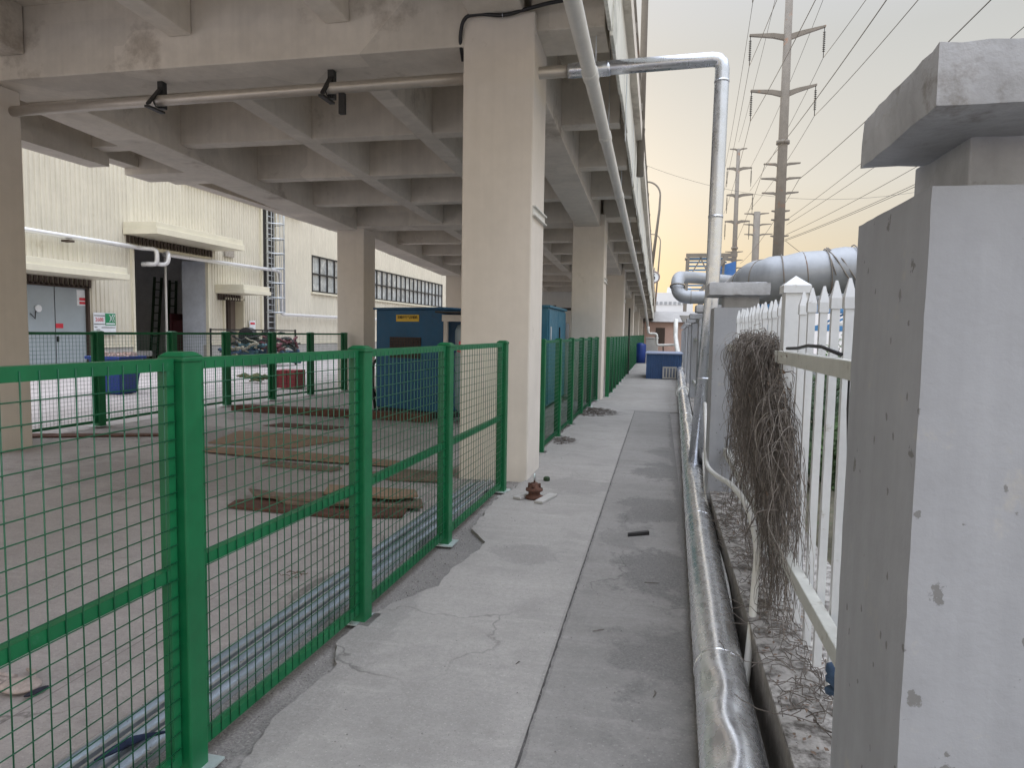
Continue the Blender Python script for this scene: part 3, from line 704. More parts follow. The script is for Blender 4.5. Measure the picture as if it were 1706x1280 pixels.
MB().beam((-1.045, 6.15, .042), (-.96, 6.5, .042), .085, .024).build('slab', mConc, v, bevel=.004)
q = MB().hexa([(-.20, 5.37, .027), (-.195, 5.33, .027), (-.035, 5.42, .027), (-.045, 5.465, .027), (-.20, 5.37, .05), (-.195, 5.335, .05), (-.035, 5.42, .055), (-.045, 5.46, .055)])
tag(q.build('wood_scrap', mBlack, at=(-.12, 5.4, .03)), 'short dark piece of wood lying on the walkway beside the pipe', 'wood scrap')
tag(MB().lathe((-1.13, 7.15, .028), [(.03, 0), (.036, .012), (.034, .035), (.022, .045)], 9, sm=False).build('stone', mFolD, at=(-1.13, 7.15, .03)), 'small mossy stone on the walkway by the first column', 'stone')
rnd = random.Random(21)
def litter(name, cx, cy, rx, ry, n, lab, mat, tw=.05, h=.05):
    b = MB()
    for i in range(n):
        r_ = rnd.random()**.7; a = rnd.uniform(0, 6.28); x = cx+rx*r_*math.cos(a); y = cy+ry*r_*math.sin(a); L_ = rnd.uniform(.3, 1)*tw; t = rnd.uniform(0, 3.14)
        z = .03+h*(1-r_)*rnd.random()
        b.tube([(x, y, z), (x+L_*math.cos(t), y+L_*math.sin(t), z+rnd.uniform(-.008, .012)), (x+1.7*L_*math.cos(t+.3), y+1.7*L_*math.sin(t+.3), z)], rnd.uniform(.002, .005), 4)
    tag(b.build(name, mat, at=(cx, cy, 0)), lab, 'debris')
litter('debris_pile', -1.22, 13.7, .42, .75, 420, 'heap of dry twigs and leaves against the green fence on the walkway', mTwig, .07, .09)
litter('debris_pile', -1.33, 9.9, .16, .35, 120, 'small patch of dead leaves at the foot of the second fence run', mTwig, .05, .04)
b = MB()
for i in range(3200):    # loose grit
    if rnd.random() < .6: x = rnd.uniform(-1.95, -1.35); y = rnd.uniform(1.6, 7.2)
    else: x = rnd.uniform(-1.3, .2); y = rnd.uniform(1.6, 12)
    s_ = rnd.uniform(.0015, .0045)*rnd.uniform(.6, 1.5)*(1.2 if x < -1.35 else .75); z = .003 if x < -1.35 else .027
    b.hexa([(x-s_, y-s_*.8, z), (x+s_, y-s_*.6, z), (x+s_*.7, y+s_, z), (x-s_*.8, y+s_*.7, z), (x-s_*.4, y-s_*.4, z+s_), (x+s_*.5, y-s_*.3, z+s_*.9), (x+s_*.3, y+s_*.5, z+s_), (x-s_*.4, y+s_*.4, z+s_*.8)])
tag(b.build('loose_grit', M('grit', (.24, .225, .21), .95, var=.5, scale=30)), kind='stuff', label='loose stone chips on the walkway and dirt strip', cat='grit')

rnd = random.Random(31)
for i, (x, y, L_, a, lab) in enumerate(((-.30, 3.55, .07, .3, 'thin dry twig on the walkway slab near the joint'), (.02, 2.95, .06, 1.2, 'bent twig on the dark side slab near the silver pipe'), (-.05, 4.35, .09, -.2, 'forked twig lying in the gritty patch by the silver pipe'), (-.62, 3.1, .03, .8, 'tiny dark leaf scrap on the main walkway slab'))):
    q = MB().tube([(x, y, .030), (x+L_*.5*math.cos(a), y+L_*.5*math.sin(a), .036), (x+L_*math.cos(a+.3), y+L_*math.sin(a+.3), .030)], [.0018, .003, .0015], 5)
    tag(q.build('twig', mTwig, at=(x, y, .03)), lab, 'twig')
# far blue box, grate, bin
bx = thing('blue_box', (.16, 25.5, 0), 'low blue corrugated metal box blocking the far end of the walkway', 'box')
b = MB(); n_ = 16; x0, x1 = -.45, .77
pr = []
for i in range(n_):
    xa = x0+(x1-x0)*i/n_; w_ = (x1-x0)/n_
    pr += [(xa, 24.8), (xa+w_*.55, 24.8), (xa+w_*.62, 24.83), (xa+w_*.93, 24.83)]
pr += [(x1, 24.8), (x1, 27.3), (x0, 27.3)]
b.prism(pr, lambda x, y: (x, y, 0.03), lambda x, y: (x, y, .90)); b.build('panels', mBlueBox, bx)
MB().box(-.49, .81, 24.76, 27.34, .90, .945).build('lid', M('pale blue lid', (.25, .30, .42), .5), bx, bevel=.006)
g_ = MB()
g_.box(.12, .60, 24.66, 24.70, .05, .10); g_.box(.12, .60, 24.66, 24.70, .42, .47)
for i in range(5): g_.box(.12+.102*i, .12+.102*i+.062, 24.661, 24.699, .099, .421)
tag(g_.build('concrete_grate', mConc, at=(.36, 24.7, .05)), 'small grey slotted grate leaning on the blue box', 'grate')
q = MB().lathe((-1.02, 38, 0), [(.27, .02), (.29, .5), (.30, 1.0), (.27, 1.05), (.1, 1.12)], 18); tag(q.build('barrel', mBin, at=(-1.02, 38, 0)), 'dark blue barrel standing by the fence far down the walkway', 'barrel')
q = MB().box(-.75, -.1, 38, 38.9, .02, 1.35); q.box(-.78, -.07, 37.97, 38.93, 1.35, 1.42); tag(q.build('concrete_block', mConc, at=(-.4, 38.4, 0), bevel=.02), 'pale concrete block plinth beyond the blue box', 'plinth')

# ================================================================ YARD UNDER THE VIADUCT
tr = []
for i, (xa, dy) in enumerate(((-2.07, 0), (-1.97, .12), (-1.875, -.1))):
    ya, yb = 1.0+dy, 6.9+dy; x = xa; q = MB()
    # U-channel, open side up, drifting slightly towards the fence
    f = lambda y: .035*(y-1.5)
    for (u0, u1, z0, z1) in ((0, .075, .004, .007), (0, .003, .007, .044), (.072, .075, .007, .044), (.003, .013, .041, .044), (.062, .072, .041, .044)):
        q.hexa([(x+u0+f(ya), ya, z0), (x+u1+f(ya), ya, z0), (x+u1+f(yb), yb, z0), (x+u0+f(yb), yb, z0), (x+u0+f(ya), ya, z1), (x+u1+f(ya), ya, z1), (x+u1+f(yb), yb, z1), (x+u0+f(yb), yb, z1)])
    tag(q.build('steel_channel', mZinc, at=(x, 4, 0)), ['galvanised channel on the ground, farthest of three from the near fence', 'galvanised channel on the ground, middle of three behind the near fence', 'galvanised channel on the ground, closest of three to the near fence'][i], 'metal channel', 'galvanised channels behind the near fence')
def board(poly, z0, z1, name, mat, lab, cat, tilt=0, grp=None):
    b = MB(); cx = sum(p[0] for p in poly)/len(poly); cy = sum(p[1] for p in poly)/len(poly)
    b.prism(poly, lambda x, y: (x, y, z0+tilt*(x-cx)), lambda x, y: (x, y, z1+tilt*(x-cx)))
    tag(b.build(name, mat, at=(cx, cy, z0)), lab, cat, grp)
from math import hypot
CB = 'boards lying in the yard'
board([(-6.05, 8.35), (-4.75, 8.25), (-4.35, 9.3), (-6.3, 9.45)], .004, .014, 'brown_board', mCard, 'large flat brown board lying in the yard, farther of the two wide ones', 'board', grp=CB)
board([(-6.1, 7.95), (-4.9, 8.05), (-2.95, 7.75), (-2.9, 7.45), (-4.8, 7.55), (-6.0, 7.75)], .017, .028, 'brown_board', mCard, 'long narrow brown board lying just in front of the wide board', 'board', grp=CB)
board([(-4.5, 7.35), (-3.5, 7.2), (-3.55, 7.05), (-4.5, 7.15)], .004, .03, 'plank', mWood, 'pale short plank in front of the long narrow board', 'board', grp=CB)
board([(-6.2, 10.5), (-5.0, 10.4), (-5.1, 10.0), (-6.3, 10.1)], .004, .010, 'thin_mat', mRust, 'thin dark sheet lying beyond the wide brown board', 'sheet')
for i, (poly, z0, mt, lab) in enumerate([
    ([(-3.75, 5.55), (-3.35, 5.95), (-2.15, 5.75), (-2.1, 5.45), (-2.6, 5.3), (-3.7, 5.35)], .004, mRust, 'wide rusty plank at the bottom of the stack near the tracks'),
    ([(-3.55, 5.75), (-2.95, 6.05), (-2.1, 5.95), (-2.0, 5.7), (-3.2, 5.5)], .030, mWood, 'brown plank second from the bottom of the stack near the tracks'),
    ([(-3.8, 5.85), (-3.2, 5.70), (-2.5, 5.62), (-2.55, 5.5), (-3.6, 5.62)], .056, mWood, 'narrow plank third up in the stack near the tracks'),
    ([(-3.1, 6.1), (-2.2, 6.05), (-2.1, 5.85), (-2.3, 5.72), (-3.0, 5.8)], .082, mCard, 'short board on top of the stack near the tracks'),
    ([(-3.3, 7.0), (-2.75, 7.35), (-2.2, 7.25), (-2.15, 6.85), (-2.7, 6.8)], .004, mWood, 'flat grey brown plank close to the foot of the first column')]):
    board(poly, z0, z0+.022, 'plank', mt, lab, 'plank', tilt=.02 if i > 1 else 0, grp=CB)
tag(MB().hexa([(-8.0, 11.75, .004), (-3.9, 11.35, .004), (-3.9, 11.62, .004), (-7.9, 12.02, .004), (-8.0, 11.75, .11), (-3.9, 11.35, .14), (-3.9, 11.62, .14), (-7.9, 12.02, .11)]).build('steel_beam', mRust, at=(-6, 11.7, 0)), 'long dark rusty beam on the ground in front of the blue enclosure', 'steel beam')
board([(-9.6, 8.0), (-7.0, 8.9), (-6.9, 8.75), (-9.2, 7.75)], .004, .02, 'dark_strip', mRust, 'thin dark strip on the ground near the leftmost column', 'strip')
# glove pair at lower left
gl = thing('work_glove', (-2.68, 2.42, 0), 'pale knitted work gloves with dark cuffs dropped on the yard floor', 'gloves')
MB().hexa([(-2.82, 2.33, .0), (-2.60, 2.30, .0), (-2.55, 2.47, .0), (-2.78, 2.51, .0), (-2.80, 2.35, .045), (-2.62, 2.32, .05), (-2.58, 2.45, .05), (-2.76, 2.49, .045)]).build('palm', mGlove, gl).modifiers.new('soft', 'SUBSURF').render_levels = 3
q = MB()
for j in range(4): q.tube([(-2.78, 2.37+.03*j, .018), (-2.86, 2.36+.036*j, .016), (-2.90-.01*(j % 2), 2.35+.04*j, .012)], [.013, .012, .008], 7)
q.tube([(-2.68, 2.45, .02), (-2.74, 2.52, .018), (-2.80, 2.54, .014)], [.013, .012, .008], 7); q.build('fingers', mGlove, gl)
MB().hexa([(-2.62, 2.33, .006), (-2.585, 2.32, .006), (-2.555, 2.43, .006), (-2.575, 2.45, .006), (-2.62, 2.33, .026), (-2.585, 2.32, .03), (-2.555, 2.43, .03), (-2.575, 2.45, .036)]).build('cuff', M('black cuff', (.025, .025, .04), .95, var=.4, scale=40), gl).modifiers.new('soft', 'SUBSURF').render_levels = 3
litter('debris_patch', -2.6, 3.3, .12, .1, 18, 'few dry leaves on the yard floor behind the nearest fence', mTwig, .04, .01)
litter('debris_patch', -2.25, 3.9, .08, .07, 14, 'scrap of dry leaf beside the galvanised channels', mWood, .04, .01)
q = MB().tube([(-1.93, 2.00, .045), (-1.90, 2.06, .055), (-1.87, 2.12, .06), (-1.85, 2.17, .05), (-1.80, 2.22, .045)], [.006, .014, .016, .010, .004], 8); tag(q.build('rag', M('navy cloth', (.02, .03, .07), .95, var=.5, scale=30), at=(-1.8, 2.2, .05)), 'dark blue rag lying on the galvanised channels by the near post', 'rag')

# compressor enclosure
def oriented(p0, p1):
    a = Vector((*p0, 0)); u = (Vector((*p1, 0))-a); L_ = u.length; u.normalize(); n_v = Vector((-u.y, u.x, 0))
    return (lambda s, d_, z: tuple(a+u*s+n_v*d_+Vector((0, 0, z)))), L_, math.atan2(u.y, u.x)
F_, LL, ang = oriented((-5.33, 12.45), (-3.80, 11.85))
def obx(b, F, s0, s1, d0, d1, z0, z1):
    return b.hexa([F(s0, d0, z0), F(s1, d0, z0), F(s1, d1, z0), F(s0, d1, z0), F(s0, d0, z1), F(s1, d0, z1), F(s1, d1, z1), F(s0, d1, z1)])
en = thing('compressor_enclosure', (-4.5, 12.8, 0), 'dark blue sheet metal compressor enclosure with a yellow nameplate', 'compressor')
obx(MB(), F_, 0, LL, 0, 2.4, .12, 1.98).build('housing', mBluePanel, en, bevel=.01)
obx(MB(), F_, -.04, LL+.05, -.05, 2.45, 1.982, 2.02).build('roof', mBluePanel, en, bevel=.004)
obx(MB(), F_, .02, LL, .02, 2.38, .0, .118).build('skid', mBlack, en)
obx(MB(), F_, .36, 1.13, -.008, .012, 1.08, 1.47).build('grille_recess', mBlack, en)
gr = MB()
for i in range(13): s0 = .37+.75*i/12; gr.tube([F_(s0, -.016, 1.085), F_(s0, -.016, 1.465)], .0035, 5)
for i in range(8): z0 = 1.09+.37*i/7; gr.tube([F_(.365, -.022, z0), F_(1.125, -.022, z0)], .0035, 5)
gr.build('grille', mRust, en)
pl = obx(MB(), F_, .52, 1.08, -.010, -.003, 1.76, 1.885).build('nameplate', mYellow, en)
lettering('双螺杆空气压缩机', mInk, pl, F_(.80, -.012, 1.835), (math.pi/2, 0, ang), .062)
for i in range(6): s0 = LL*i/5; 
sm_ = MB()
for s0 in (.32, 1.2): obx(sm_, F_, s0-.003, s0+.003, -.004, .002, .14, 1.05)
sm_.build('panel_seam', mBlack, en)
q = MB(); q.tube(bend([F_(-.12, .1, .02), F_(-.16, .05, .5), F_(-.1, .0, .95), F_(-.02, .15, 1.1)], .2, 4), .03, 8); q.tube(bend([F_(-.22, .0, .02), F_(-.3, -.05, .3), F_(-.2, 0, .6), F_(-.1, .1, .3)], .2, 4), .02, 8)
tag(q.build('black_hose', mRubber, at=F_(-.1, 0, 0)), 'black hoses looped beside the blue compressor enclosure', 'hose')
# neighbouring tank with valves
tk = thing('air_tank', (-3.05, 11.6, 0), 'grey cylindrical tank in a pale frame to the right of the compressor enclosure', 'tank')
MB().lathe((-3.16, 11.78, 0), [(.3, .15), (.37, .25), (.38, .6), (.38, 1.60), (.34, 1.70), (.2, 1.75)], 28).build('vessel', M('pale blue grey tank paint', (.26, .33, .38), .35, var=.06), tk)
q = MB().box(-3.60, -3.54, 11.25, 11.33, 0, 1.84); q.box(-3.62, -2.3, 11.22, 11.34, 1.76, 1.87); q.box(-2.45, -2.37, 11.25, 11.33, 0, 1.8); q.build('frame', M('pale frame', (.48, .44, .40), .6), tk)
MB().box(-3.72, -2.2, 11.15, 12.5, 1.90, 1.93).build('cover', mBlack, tk)
lettering('S 304', mInk, tk, (-3.20, 11.30, 1.42), (math.pi/2, R(-24), 0), .13)
v1 = MB().box(-3.50, -3.36, 11.12, 11.26, 1.36-.12, 1.37).build('valve_box', mBin, tk, bevel=.015); MB().box(-3.46, -3.40, 11.108, 11.118, 1.28, 1.33).build('tag_plate', mSignW, v1)
v2 = MB().tube([(-3.27, 11.13, 1.31), (-3.27, 11.25, 1.31)], .07, 18); v2.box(-3.295, -3.245, 11.14, 11.24, 1.37, 1.43); v2 = v2.build('valve_wheel', M('red valve paint', (.50, .04, .07), .4), tk); MB().box(-3.30, -3.24, 11.116, 11.128, 1.29, 1.33).build('tag_plate', mSignW, v2)
# electrical cabinets seen behind the second fence run
cb_ = thing('switch_cabinet', (-2.9, 15, 0), 'teal blue electrical cabinet behind the second fence run', 'cabinet')
MB().box(-3.6, -2.22, 13.8, 16.3, .10, 2.10).build('housing', mBlueCab, cb_, bevel=.008)
MB().box(-3.66, -2.17, 13.75, 16.35, 2.102, 2.15).build('roof', mBlueCab, cb_, bevel=.006)
for i, ya in enumerate((13.84, 15.08)):
    dd = MB().box(-2.216, -2.196, ya, ya+1.2, .14, 2.06).build('door', mBlueCab, cb_, bevel=.004)
    MB().box(-2.194, -2.17, ya+.12, ya+.17, 1.45, 1.72).build('handle', mSignW if i == 0 else mBlack, dd, bevel=.003)
MB().box(-3.6, -2.3, 13.85, 16.2, .0, .098).build('plinth', mBlack, cb_)
t = thing('pipe_gantry', (-3, 19, 0), 'black steel pipe gantry behind the teal cabinet', 'gantry')
q = MB().beam((-4.2, 18.2, 2.22), (-2.1, 18.2, 2.22), .07, .07); q.beam((-2.75, 18.2, 0), (-2.75, 18.2, 2.32), .07, .07); q.beam((-3.9, 18.2, 0), (-3.9, 18.2, 2.2), .06, .06); q.build('bars', mBlack, t)
MB().box(-2.66, -2.30, 17.0, 17.8, .02, 1.85).build('pump_unit', M('dull grey machine', (.22, .23, .24), .6), t, bevel=.03)
tag(MB().box(-7.4, -2.15, 33.2, 33.4, 0, zg(33)+.9).build('partition_wall', mWhite, at=(-5, 33.3, 0)), 'white partition wall closing off the space under the viaduct', 'wall')
# black hoists / poles by column far
tag(MB().beam((-1.20, 27.5, .0), (-1.20, 27.5, 2.6), .07, .07).build('black_post', mBlack, at=(-1.2, 27.5, 0)), 'thin black post beside the third walkway column', 'post')

# bin, red crate, mossy lump, scrap rack beyond the yard fence
bn = thing('waste_bin', (-12.5, 13.9, 0), 'blue plastic waste bin filled with rubbish beyond the yard fence', 'bin')
MB().hexa([(-12.85, 13.6, 0.01), (-12.1, 13.6, 0.01), (-12.1, 14.25, 0.01), (-12.85, 14.25, 0.01), (-13.0, 13.45, .84), (-11.98, 13.45, .84), (-11.98, 14.4, .84), (-13.0, 14.4, .84)]).build('body', mBin, bn, bevel=.03)
q = MB()
q.box(-13.06, -11.92, 13.40, 13.47, .82, .89); q.box(-13.06, -11.92, 14.38, 14.45, .82, .89); q.box(-13.06, -12.99, 13.47, 14.38, .82, .89); q.box(-11.99, -11.92, 13.47, 14.38, .82, .89); q.build('rim', mBin, bn, bevel=.01)
q = MB(); rnd = random.Random(3)
for i in range(26):
    x = rnd.uniform(-12.85, -12.1); y = rnd.uniform(13.6, 14.25); s_ = rnd.uniform(.06, .14); z = rnd.uniform(.80, .93)
    q.hexa([(x-s_, y-s_, z-s_), (x+s_, y-s_*.5, z-s_), (x+s_, y+s_, z-s_), (x-s_*.4, y+s_, z-s_), (x-s_*.6, y-s_*.4, z+s_*.4), (x+s_*.3, y-s_, z+s_*.6), (x+s_*.7, y+s_*.5, z+s_*.3), (x-s_*.2, y+s_, z+s_*.5)])
q.build('rubbish', M('crumpled rubbish', (.45, .34, .30), .9, var=.5, scale=12), bn)
q = MB().tube([(-11.93, 13.8, .78), (-11.6, 13.8, .76), (-11.55, 13.8, .55), (-11.75, 13.8, .5)], .02, 6); q.build('handle', mBlack, bn)
bn.scale = (.82, .82, 1.0)
rc = thing('red_crate', (-9.6, 16.8, 0), 'dark red crate standing just beyond the yard fence', 'crate')
MB().box(-9.88, -9.32, 16.5, 17.0, .02, .50).build('body', mRedBox, rc, bevel=.01)
q = MB()
for z_ in (.14, .27, .40): q.box(-9.87, -9.33, 16.488, 16.499, z_-.015, z_+.015)
for x in (-9.87, -9.61, -9.36): q.box(x, x+.03, 16.484, 16.499, .03, .49)
q.build('ribs', M('dark red rib', (.14, .004, .012), .5), rc)
q = MB()
for i in range(14):
    x = -11.5+rnd.uniform(-.35, .35); y = 18+rnd.uniform(-.2, .2); z = .05+rnd.random()*.22
    q.tube([(x-.2, y, z), (x, y+.03, z+.05), (x+.2, y, z)], [.02, .05, .02], 7)
tag(q.build('sack_pile', M('mossy sacking', (.10, .11, .05), .9, var=.4, scale=8), at=(-11.5, 18, 0)), 'low greenish heap of sacks on the yard beyond the fence', 'sacks')
sr = thing('scrap_rack', (-16.8, 26.6, 0), 'dark metal rack piled with blue hoses and scrap in front of the warehouse', 'rack')
q = MB()
for x in (-18.2, -15.6):
    for y in (25.4, 27.6): q.beam((x, y, 0), (x, y, 1.55), .06, .06)
for y in (25.4, 27.6):
    for z_ in (.3, 1.5): q.beam((-18.2, y, z_), (-15.6, y, z_), .05, .05)
for x in (-18.2, -15.6): q.beam((x, 25.4, .3), (x, 27.6, .3), .05, .05); q.beam((x, 25.4, 1.5), (x, 27.6, 1.5), .05, .05)
q.build('frame', mBlack, sr)
rnd = random.Random(9)
for nm, mt, n_, zc, rr in (('hoses', mClothB, 26, .45, .07), ('hoses', M('teal hose', (.05, .11, .13), .6), 16, .6, .06), ('scrap', mBlack, 26, .95, .05), ('scrap', M('pale scrap', (.25, .23, .18), .8), 9, .85, .06), ('scrap', M('maroon scrap', (.10, .02, .03), .7), 9, .9, .08)):
    q = MB()
    for i in range(n_):
        x = rnd.uniform(-18, -16); y = rnd.uniform(25.4, 27.4); z = zc+rnd.uniform(-.3, .35)
        if nm == 'scrap' and 'maroon' in mt.name: x = rnd.uniform(-16.3, -15.7)
        pts = [(x, y, z)]; a = rnd.uniform(-.6, .6)
        for k in range(6): a += rnd.gauss(0, .5); x += .22*math.cos(a); y += .12*math.sin(a*2); z = max(.12, z+rnd.uniform(-.12, .10)); pts.append((min(x, -15.3), y, z))
        q.tube(pts, rr*rnd.uniform(.5, 1), 6)
    q.build(nm, mt, sr)
MB().tube([(-16.9, 25.9, 1.25), (-16.9, 26.2, 1.25)], .36, 20).build('wheel', mRubber, sr)

# ================================================================ WAREHOUSE
wh = thing('warehouse', (-20, 26, 0), 'cream corrugated metal warehouse with canopied doorways across the yard', 'warehouse')
XW = -20.0
def corr(b, y0, y1, z0, z1, X=XW, per=.20, dep=.035, side=1):
    y = y0; k = len(b.v); prof = []
    while y < y1-1e-4:
        for f_, dx in ((0, 0), (.45, 0), (.55, 1), (.90, 1)):
            yy_ = y+per*f_
            if yy_ < y1: prof.append((X-dep*dx*0+dep*dx*-1, yy_))
        y += per
    prof.append((X, y1)); n_ = len(prof)
    for x, yy_ in prof: b.v += [(x, yy_, z0), (x, yy_, z1)]
    for i in range(n_-1): b.face([k+2*i, k+2*i+2, k+2*i+3, k+2*i+1])
    return b
b = MB()
for (y0, y1, z0) in ((2, 17.9, .80), (17.9, 21.05, 2.95), (21.05, 23.22, .80), (23.22, 27.72, 4.62), (27.72, 28.9, .80), (28.9, 30.45, 2.97), (30.45, 32.0, .80)):
    corr(b, y0, y1, z0, 11.5)
b.build('wall', mSiding, wh)
b = MB(); 
def win_rects(): return (37.36, 62.0, 3.80, 5.85)
w0, w1, wz0, wz1 = win_rects()
for (y0, y1, z0, z1) in ((33.4, w0, .75, 11.5), (w0, w1, .75, wz0), (w0, w1, wz1, 11.5), (w1, 120, .75, 11.5)): corr(b, y0, y1, z0, z1, per=.46, dep=.03)
b.build('wall', mSiding, wh)
b = MB(); b.box(-45, -20.3, 2, 32, 11.3, 11.5); b.box(-45, -20.3, 33.3, 120, 11.3, 11.5); b.box(-45, -44.8, 2, 120, 0, 11.3); b.build('roof', mRoofG, wh)
b = MB()
for (y0, y1) in ((2, 17.85), (21.10, 23.2), (27.74, 28.88), (30.47, 32.0)): b.box(-20.25, -19.97, y0, y1, 0, .79)
b.box(-20.25, -19.97, 33.4, 120, 0, .74); b.build('plinth', mPlinth, wh)
b = MB()
for (y0, y1) in ((2, 17.85), (21.10, 23.2), (27.74, 28.88), (30.47, 32.0), (33.4, 120)): b.box(-20.0, -19.93, y0, y1, .79 if y0 < 33 else .74, .86 if y0 < 33 else .81)
for (y, z1) in ((23.18, 4.66), (27.72, 4.66)): b.box(-20.05, -19.90, y-.05, y+.05, 0, z1)
b.box(-20.05, -19.90, 23.13, 27.77, 4.60, 4.72)
b.box(-20.05, -19.90, 31.95, 32.10, 0, 11.4); b.box(-20.05, -19.90, 33.30, 33.42, 0, 11.4)
b.build('flashing', mCream, wh)
b = MB(); b.box(-21.4, -21.3, 31.9, 33.5, 0, 11.4); b.build('recess_back', mDark, wh)
# double door
dr = MB().box(-20.12, -20.05, 17.95, 21.0, .02, 2.90).build('door', mDoorG, wh)
b = MB(); b.box(-20.10, -19.94, 17.86, 17.95, 0, 2.96); b.box(-20.10, -19.94, 20.99, 21.08, 0, 2.96); b.box(-20.10, -19.94, 17.86, 21.08, 2.88, 2.98); b.build('frame', mBrown, dr)
MB().box(-20.052, -20.04, 19.70, 19.72, .02, 2.9).build('leaf_gap', mBlack, dr)
MB().box(-20.05, -20.0, 19.75, 19.80, 1.02, 1.2).build('handle', mBlack, dr)
MB().tube([(-20.02, 18.75, 1.95), (-20.0, 18.9, 1.78), (-20.0, 18.92, 2.0), (-20.0, 18.99, 2.1)], .018, 6).build('gauge_arm', mBlack, dr)
MB().tube([(-20.03, 19.03, 2.12), (-19.98, 19.03, 2.12)], .12, 16).build('gauge', mSignW, dr)
p_ = MB().box(-20.048, -20.038, 20.62, 20.97, 2.28, 2.83).build('notice', mSignW, dr)
MB().box(-20.036, -20.030, 20.72, 20.97, 2.46, 2.56).build('red_line', mRed, p_); MB().box(-20.036, -20.030, 20.72, 20.97, 2.33, 2.42).build('red_line', mRed, p_)
MB().box(-20.048, -20.040, 19.72, 20.02, 1.48, 1.64).build('red_notice', mRed, dr)
# small door
sd = MB().box(-20.5, -20.4, 28.95, 30.40, .02, 2.9).build('door', M('brown grey door', (.16, .13, .11), .6), wh)
b = MB(); b.box(-20.5, -19.94, 28.88, 28.97, 0, 2.99); b.box(-20.5, -19.94, 30.40, 30.49, 0, 2.99); b.box(-20.5, -19.94, 28.88, 30.49, 2.90, 3.0); b.build('frame', mCream, sd)
b = MB(); b.box(-20.39, -20.36, 29.42, 29.47, .02, 2.9); b.box(-20.39, -20.34, 29.7, 29.95, .02, 2.9); b.build('door_bar', mBrown, sd)
# interior of the large opening
b = MB(); b.box(-29, -28.9, 22, 33, 0, 5.5); b.box(-29, -20.3, 31.5, 31.6, 0, 5.5); b.box(-29, -20.3, 22.0, 22.1, 0, 5.5); b.box(-29, -20.3, 22, 31.6, 5.5, 5.6); b.build('hall_interior', M('grey hall wall', (.62, .62, .62), .9), wh)
MB().box(-21.3, -20.1, 27.75, 27.85, .02, 4.55).build('door_leaf', M('pale door leaf', (.50, .53, .58), .6), wh)
tag_l = 'canopy'
for (y0, y1, z0, z1) in ((22.8, 28.35, 5.06, 5.30), (16.3, 21.35, 3.22, 3.42), (28.3, 30.5, 3.16, 3.34)):
    q = MB(); X0, X1 = -20.0, -18.5
    q.box(X0, X1, y0, y1, z0, z1); cn = q.build('canopy', mCream, wh, bevel=.01)
    MB().box(X0, X1-.06, y0+.02, y1-.04, z1+.004, z1+.22).build('top_box', mCream, cn, bevel=.008)
    q = MB(); yy_ = y0+.15
    while yy_ < y1-.3: q.box(-19.985, -19.94, yy_, yy_+.11, z0-.30, z0-.02); yy_ += .2
    q.build('rib_strip', mBrown, cn)
# windows
wn = MB().box(-20.10, -20.06, w0, w1, wz0, wz1).build('window', mGlass, wh)
q = MB(); y = w0; 
while y <= w1+.01: q.box(-20.055, -19.98, y-.04, y+.04, wz0, wz1); y += .948
for z_ in (wz0, (wz0+wz1)/2, wz1): q.box(-20.056, -19.975, w0-.05, w1+.05, z_-.04, z_+.04)
q.build('frame', mBlack, wn)
MB().box(-20.05, -19.88, w0-.15, w1+.15, wz0-.16, wz0-.05).build('sill', mCream, wn)
wn = MB().box(-19.985, -19.96, 26.3, 36, 7.95, 9.0).build('window', mGlass, wh)
q = MB(); y = 26.3
while y < 36.1: q.box(-19.958, -19.90, y-.03, y+.03, 7.95, 9.0); y += 1.2
q.build('frame', mCream, wn); MB().box(-19.96, -19.80, 26.1, 36, 7.80, 7.94).build('sill', mCream, wn)
MB().box(-19.98, -19.90, 28.95, 29.65, 4.90, 5.22).build('vent', M('vent louvre', (.30, .27, .23), .6, var=.3, scale=12), wh)
# ladder in the recess with safety cage
ld = thing('cage_ladder', (-19.8, 32.7, 0), 'tall grey caged access ladder fixed to the warehouse wall', 'ladder')
q = MB()
for y in (32.25, 32.85): q.beam((-19.75, y, .2), (-19.75, y, 11), .06, .06)
z_ = .4
while z_ < 11: q.tube([(-19.75, 32.25, z_), (-19.75, 32.85, z_)], .02, 6); z_ += .3
q.build('rails', mZinc, ld)
q = MB(); z_ = 2.4
while z_ < 11: q.tube([(-19.75+.75*math.sin(a), 32.55-.42*math.cos(a), z_) for a in [i*math.pi/8 for i in range(9)]], .028, 6); z_ += .75
for i in range(1, 8): a = i*math.pi/8; q.tube([(-19.75+.75*math.sin(a), 32.55-.42*math.cos(a), 2.4), (-19.75+.75*math.sin(a), 32.55-.42*math.cos(a), 11)], .018, 5)
q.build('cage', mZinc, ld)
q = MB().box(-20.3, -20.06, 32.12, 33.28, 0, 11); q.build('recess_shade', mBlack, ld)  # black sheet standing for the shade in the recess behind the ladder
# wall pipes
wp = thing('wall_pipe', (-19.7, 20, 4.6), 'silver jacketed pipe running along the warehouse wall above the doors', 'pipe')
MB().tube(bend([(-19.72, 3, 4.52), (-19.72, 23.35, 4.60), (-19.2, 23.6, 4.58), (-19.2, 23.6, 4.0), (-19.72, 23.4, 3.98)], .18, 4), .085, 14).build('pipe_run', mWallPipe, wp)
MB().tube(bend([(-19.6, 23.5, 4.02), (-19.0, 23.95, 4.02), (-19.0, 24.0, 4.50), (-19.72, 24.6, 4.5), (-19.72, 33.0, 4.60), (-19.72, 33.35, 4.55), (-19.72, 33.5, 2.33), (-19.72, 120, 2.33)], .2, 4), .085, 14).build('pipe_run', mWallPipe, wp)
MB().box(-19.9, -19.6, 19.9, 20.15, 4.40, 4.47).build('pipe_bracket', mBrown, wp)
